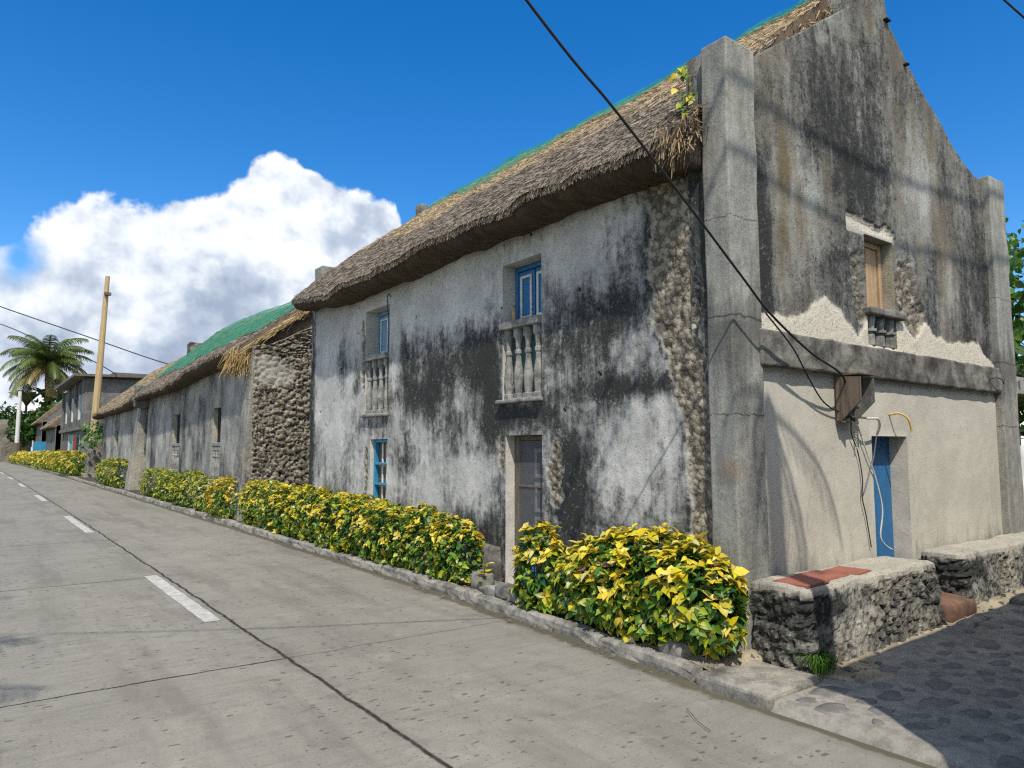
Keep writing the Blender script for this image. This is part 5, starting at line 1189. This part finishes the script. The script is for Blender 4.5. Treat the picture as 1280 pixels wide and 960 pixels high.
def tree(label, base, ht, cr, n, lsize, seed, group=None, pal=GRN, cz=.62):
    r = np.random.default_rng(seed); t = thing('tree', label, 'tree', tuple(base), group); b = np.array(base, float)
    b_ = MB(); b_.tube(smooth_pts([b, b+np.array([.1, 0, ht*.3]), b+np.array([0, .1, ht*.62])], 10), np.linspace(.05, .025, 10)*ht*.5, 8)
    cl = []
    for k in range(9):
        a = k*2.4; rr = cr*(.25+.65*r.random()); c = b+np.array([rr*math.cos(a), rr*math.sin(a), ht*(cz-.2+.5*r.random())]); cl.append((c, cr*(.35+.25*r.random())))
        b_.tube(smooth_pts([b+np.array([0, 0, ht*.3]), (b+np.array([0, 0, ht*.45])+c)/2, c], 8), np.linspace(.02, .008, 8)*ht*.5, 5)
    b_.build('trunk', M['bark'], t)
    Ps = []
    for c, q in cl: d = r.normal(0, 1, (n//9, 3)); d /= np.linalg.norm(d, axis=1, keepdims=True); Ps.append(c+d*q*(.45+.6*r.random((n//9, 1)))*np.array([1, 1, .75]))
    P = np.concatenate(Ps); m = len(P); V, F = leaves(P, r.normal(0, 1, (m, 3))-np.array([0, 0, .3]), r.normal(0, .5, (m, 3))+np.array([0, 0, .8]), lsize*(.7+.6*r.random(m)), 1.2)
    mesh('crown', V, F, M['leaf'], t, {'col': np.repeat(pal[r.integers(0, len(pal), m)]*(.6+.5*r.random((m, 1))), 7, 0)}, True); return t
DK = GRN*.6
for (x, y, h_, c_, lb) in ((-1.5, 150, 7., 5., 'dark round tree at the left edge of the far end of the street'), (4., 140, 8.5, 5.5, 'dark broad tree behind the banana plants'), (5.5, 101, 9.0, 3.6, 'dense dark tree hiding the trunk of the coconut palm'), (10., 118, 8., 4., 'dark tree just visible above the farthest thatched roof')):
    tree(lb, (x, y, -.3), h_, c_, 2200, .55, int(y), 'trees at the end of the street', DK)
tw = MB(); tw.tube(smooth_pts([(3.63, 3.05, .014), (3.58, 2.97, .018), (3.51, 2.86, .016), (3.46, 2.73, .014)], 12), .0022, 5)
tag(tw.build('twig', M['stem'], None, loc=(3.55, 2.9, 0)), 'thin dry twig lying on the concrete road near the corner', 'twig')

# ================================================================== neighbours at the right edge
NB = thing('lean_to', 'shaded lean-to with a concrete deck at the right edge, past the second pillar', 'building', (14, 6., 0))
b_ = MB(); b_.add(*rbox((10.95, 3.75, 0), (11.28, 4.1, 4.75), .1, .015, .02, 95, 3.)); b_.build('pillar', M['conc'], NB)
b_ = MB(); b_.box(11.0, 20, 4.4, 9, 2.55, 2.85, .5, .02); b_.build('deck', M['conc'], NB)
b_ = MB(); b_.box(11.0, 20, 8.5, 9., 0, 2.55, 1.); b_.build('rear_wall', M['dark'], NB)
b_ = MB()
for k in range(12): b_.box(11.3+k*.55, 11.38+k*.55, 5.2, 5.24, .3, 2.5, 1.)
b_.build('slat_screen', M['oldwood'], NB)
b_ = MB()
for k in range(6): b_.tube([(11.2, 4.5+.05*k, 2.92+.05*(k % 3)), (15, 4.6+.05*k, 2.95+.05*(k % 3))], .03, 6)
b_.build('stacked_pole', M['oldwood'], NB)
us, vs = np.linspace(0, 1, 30), np.linspace(0, 1, 20); U, V_ = np.meshgrid(us, vs, indexing='ij')
TP = np.stack([11.2+2.6*U, 4.15-.25*V_+.25*(fbm(U*4, V_*3, 0, 4, 3)-.5), 1.65-1.5*V_+.12*(fbm(U*3, V_*2, 0, 3, 7)-.5)], -1); TP2 = TP+np.array([0, .012, 0])
a = (np.arange(29)[:, None]*20+np.arange(19)[None]).ravel(); q = np.stack([a, a+20, a+21, a+1], 1)
tpv = np.concatenate([TP.reshape(-1, 3), TP2.reshape(-1, 3)]); tag(mesh('tarpaulin', tpv, np.concatenate([q, q[:, ::-1]+600]), M['tarp'], None, None, True, loc=(12, 4.1, 0)), 'crumpled white tarpaulin hung by the right edge under the lean-to', 'tarpaulin')
b_ = MB(); b_.box(11.05, 12.2, 4.0, 4.1, .42, .62, .3, .03); tag(b_.build('plank', M['red'], None, loc=(11.6, 4.05, 0)), 'red-painted plank below the white tarpaulin at the right edge', 'plank')
tree('leafy green tree rising behind the lean-to at the right edge', (15.2, 5.6, 0), 6.2, 2.6, 5000, .17, 31, None, GRN*1.2, .62)

# overhead wires
cable('overhead_wire', [(11.6, 5.31, 11.22), (13.5, 4.13, 9.26), (13.79, 3.95, 8.96), (15.7, 2.76, 7.0)], .018, M['black'], 'short black wire crossing the top right corner of the sky', 'wire', 30)
cable('overhead_wire', [(-6, 55, 12.6), (.12, 51.46, 10.06), (4.2, 48.6, 8.35), (7.97, 46.01, 6.78), (10, 44.6, 6.2)], .035, M['black'], 'upper thin wire sloping across the clouds to the pole and roofs at the left', 'wire', 40)
cable('overhead_wire', [(-6, 54, 11.), (.18, 51.53, 9.02), (2.96, 49.68, 7.5), (4.6, 48.5, 6.9), (6.6, 53, 6.5)], .03, M['black'], 'lower thin wire at the left edge of the clouds, ending at the dark two-storey house', 'wire', 40)
# two wires high over the lane: their shadows lie on the gable
for (a, b, lb) in (((5.13, 3.4, 4.82), (10.22, 3.4, 4.95), 'power line strung high over the lane, the higher of two'), ((5.21, 3.4, 4.16), (10.22, 3.4, 4.10), 'power line strung high over the lane, the lower of two')):
    A_, B_ = np.array(a), np.array(b); sd = np.array(SDIR); A_ = A_+sd*7.5; B_ = B_+sd*7.5; d = B_-A_
    cable('power_line', [A_-d*.5, A_-d*.1, (A_+B_)/2-np.array([0, 0, .16]), B_+d*.1, B_+d*.9], .030, M['black'], lb, 'wire', 60, 'lines over the lane')
# ================================================================== across the lane, beside the camera: they shade the lane
OH = thing('stone_house', 'plain stone house across the lane with a tin roof', 'house', (8., -3., 0))
b_ = MB(); b_.box(3.62, 13., -6, .86, 0, 3.28, .6, .03, .03); b_.build('walls', M['white'], OH)  # unseen walls, made white to bounce light into the lane
mesh('roof', *gable_prism(3.4, 13.2, -6.2, .90, 3.285, 3.32, 8.3, 3.42), M['tin'], OH)
b_ = MB(); b_.box(5.7, 6.75, -.4, .6, 3.3, 3.95, .3, .03, .2); tag(b_.build('shade_box', M['tin'], None, loc=(6.2, .1, 3.3)), 'unseen box added on the roof across the lane to shade the right bench', 'tank')  # added raised box, shaped only for the shadow it throws
palm('young palm with hanging fronds at the corner across the lane', (3.48, .66, 0), (3.45, .62, 6.75), 9, 1.5, 12, .11, (-1.25, -.35), 18, None, .5)
palm('roadside palm left of the camera, shading the road', (-4.9, 2.6, 0), (-4.4, 2.7, 6.7), 16, 2.5, 14, .16, (-.4, 1.2), 26)
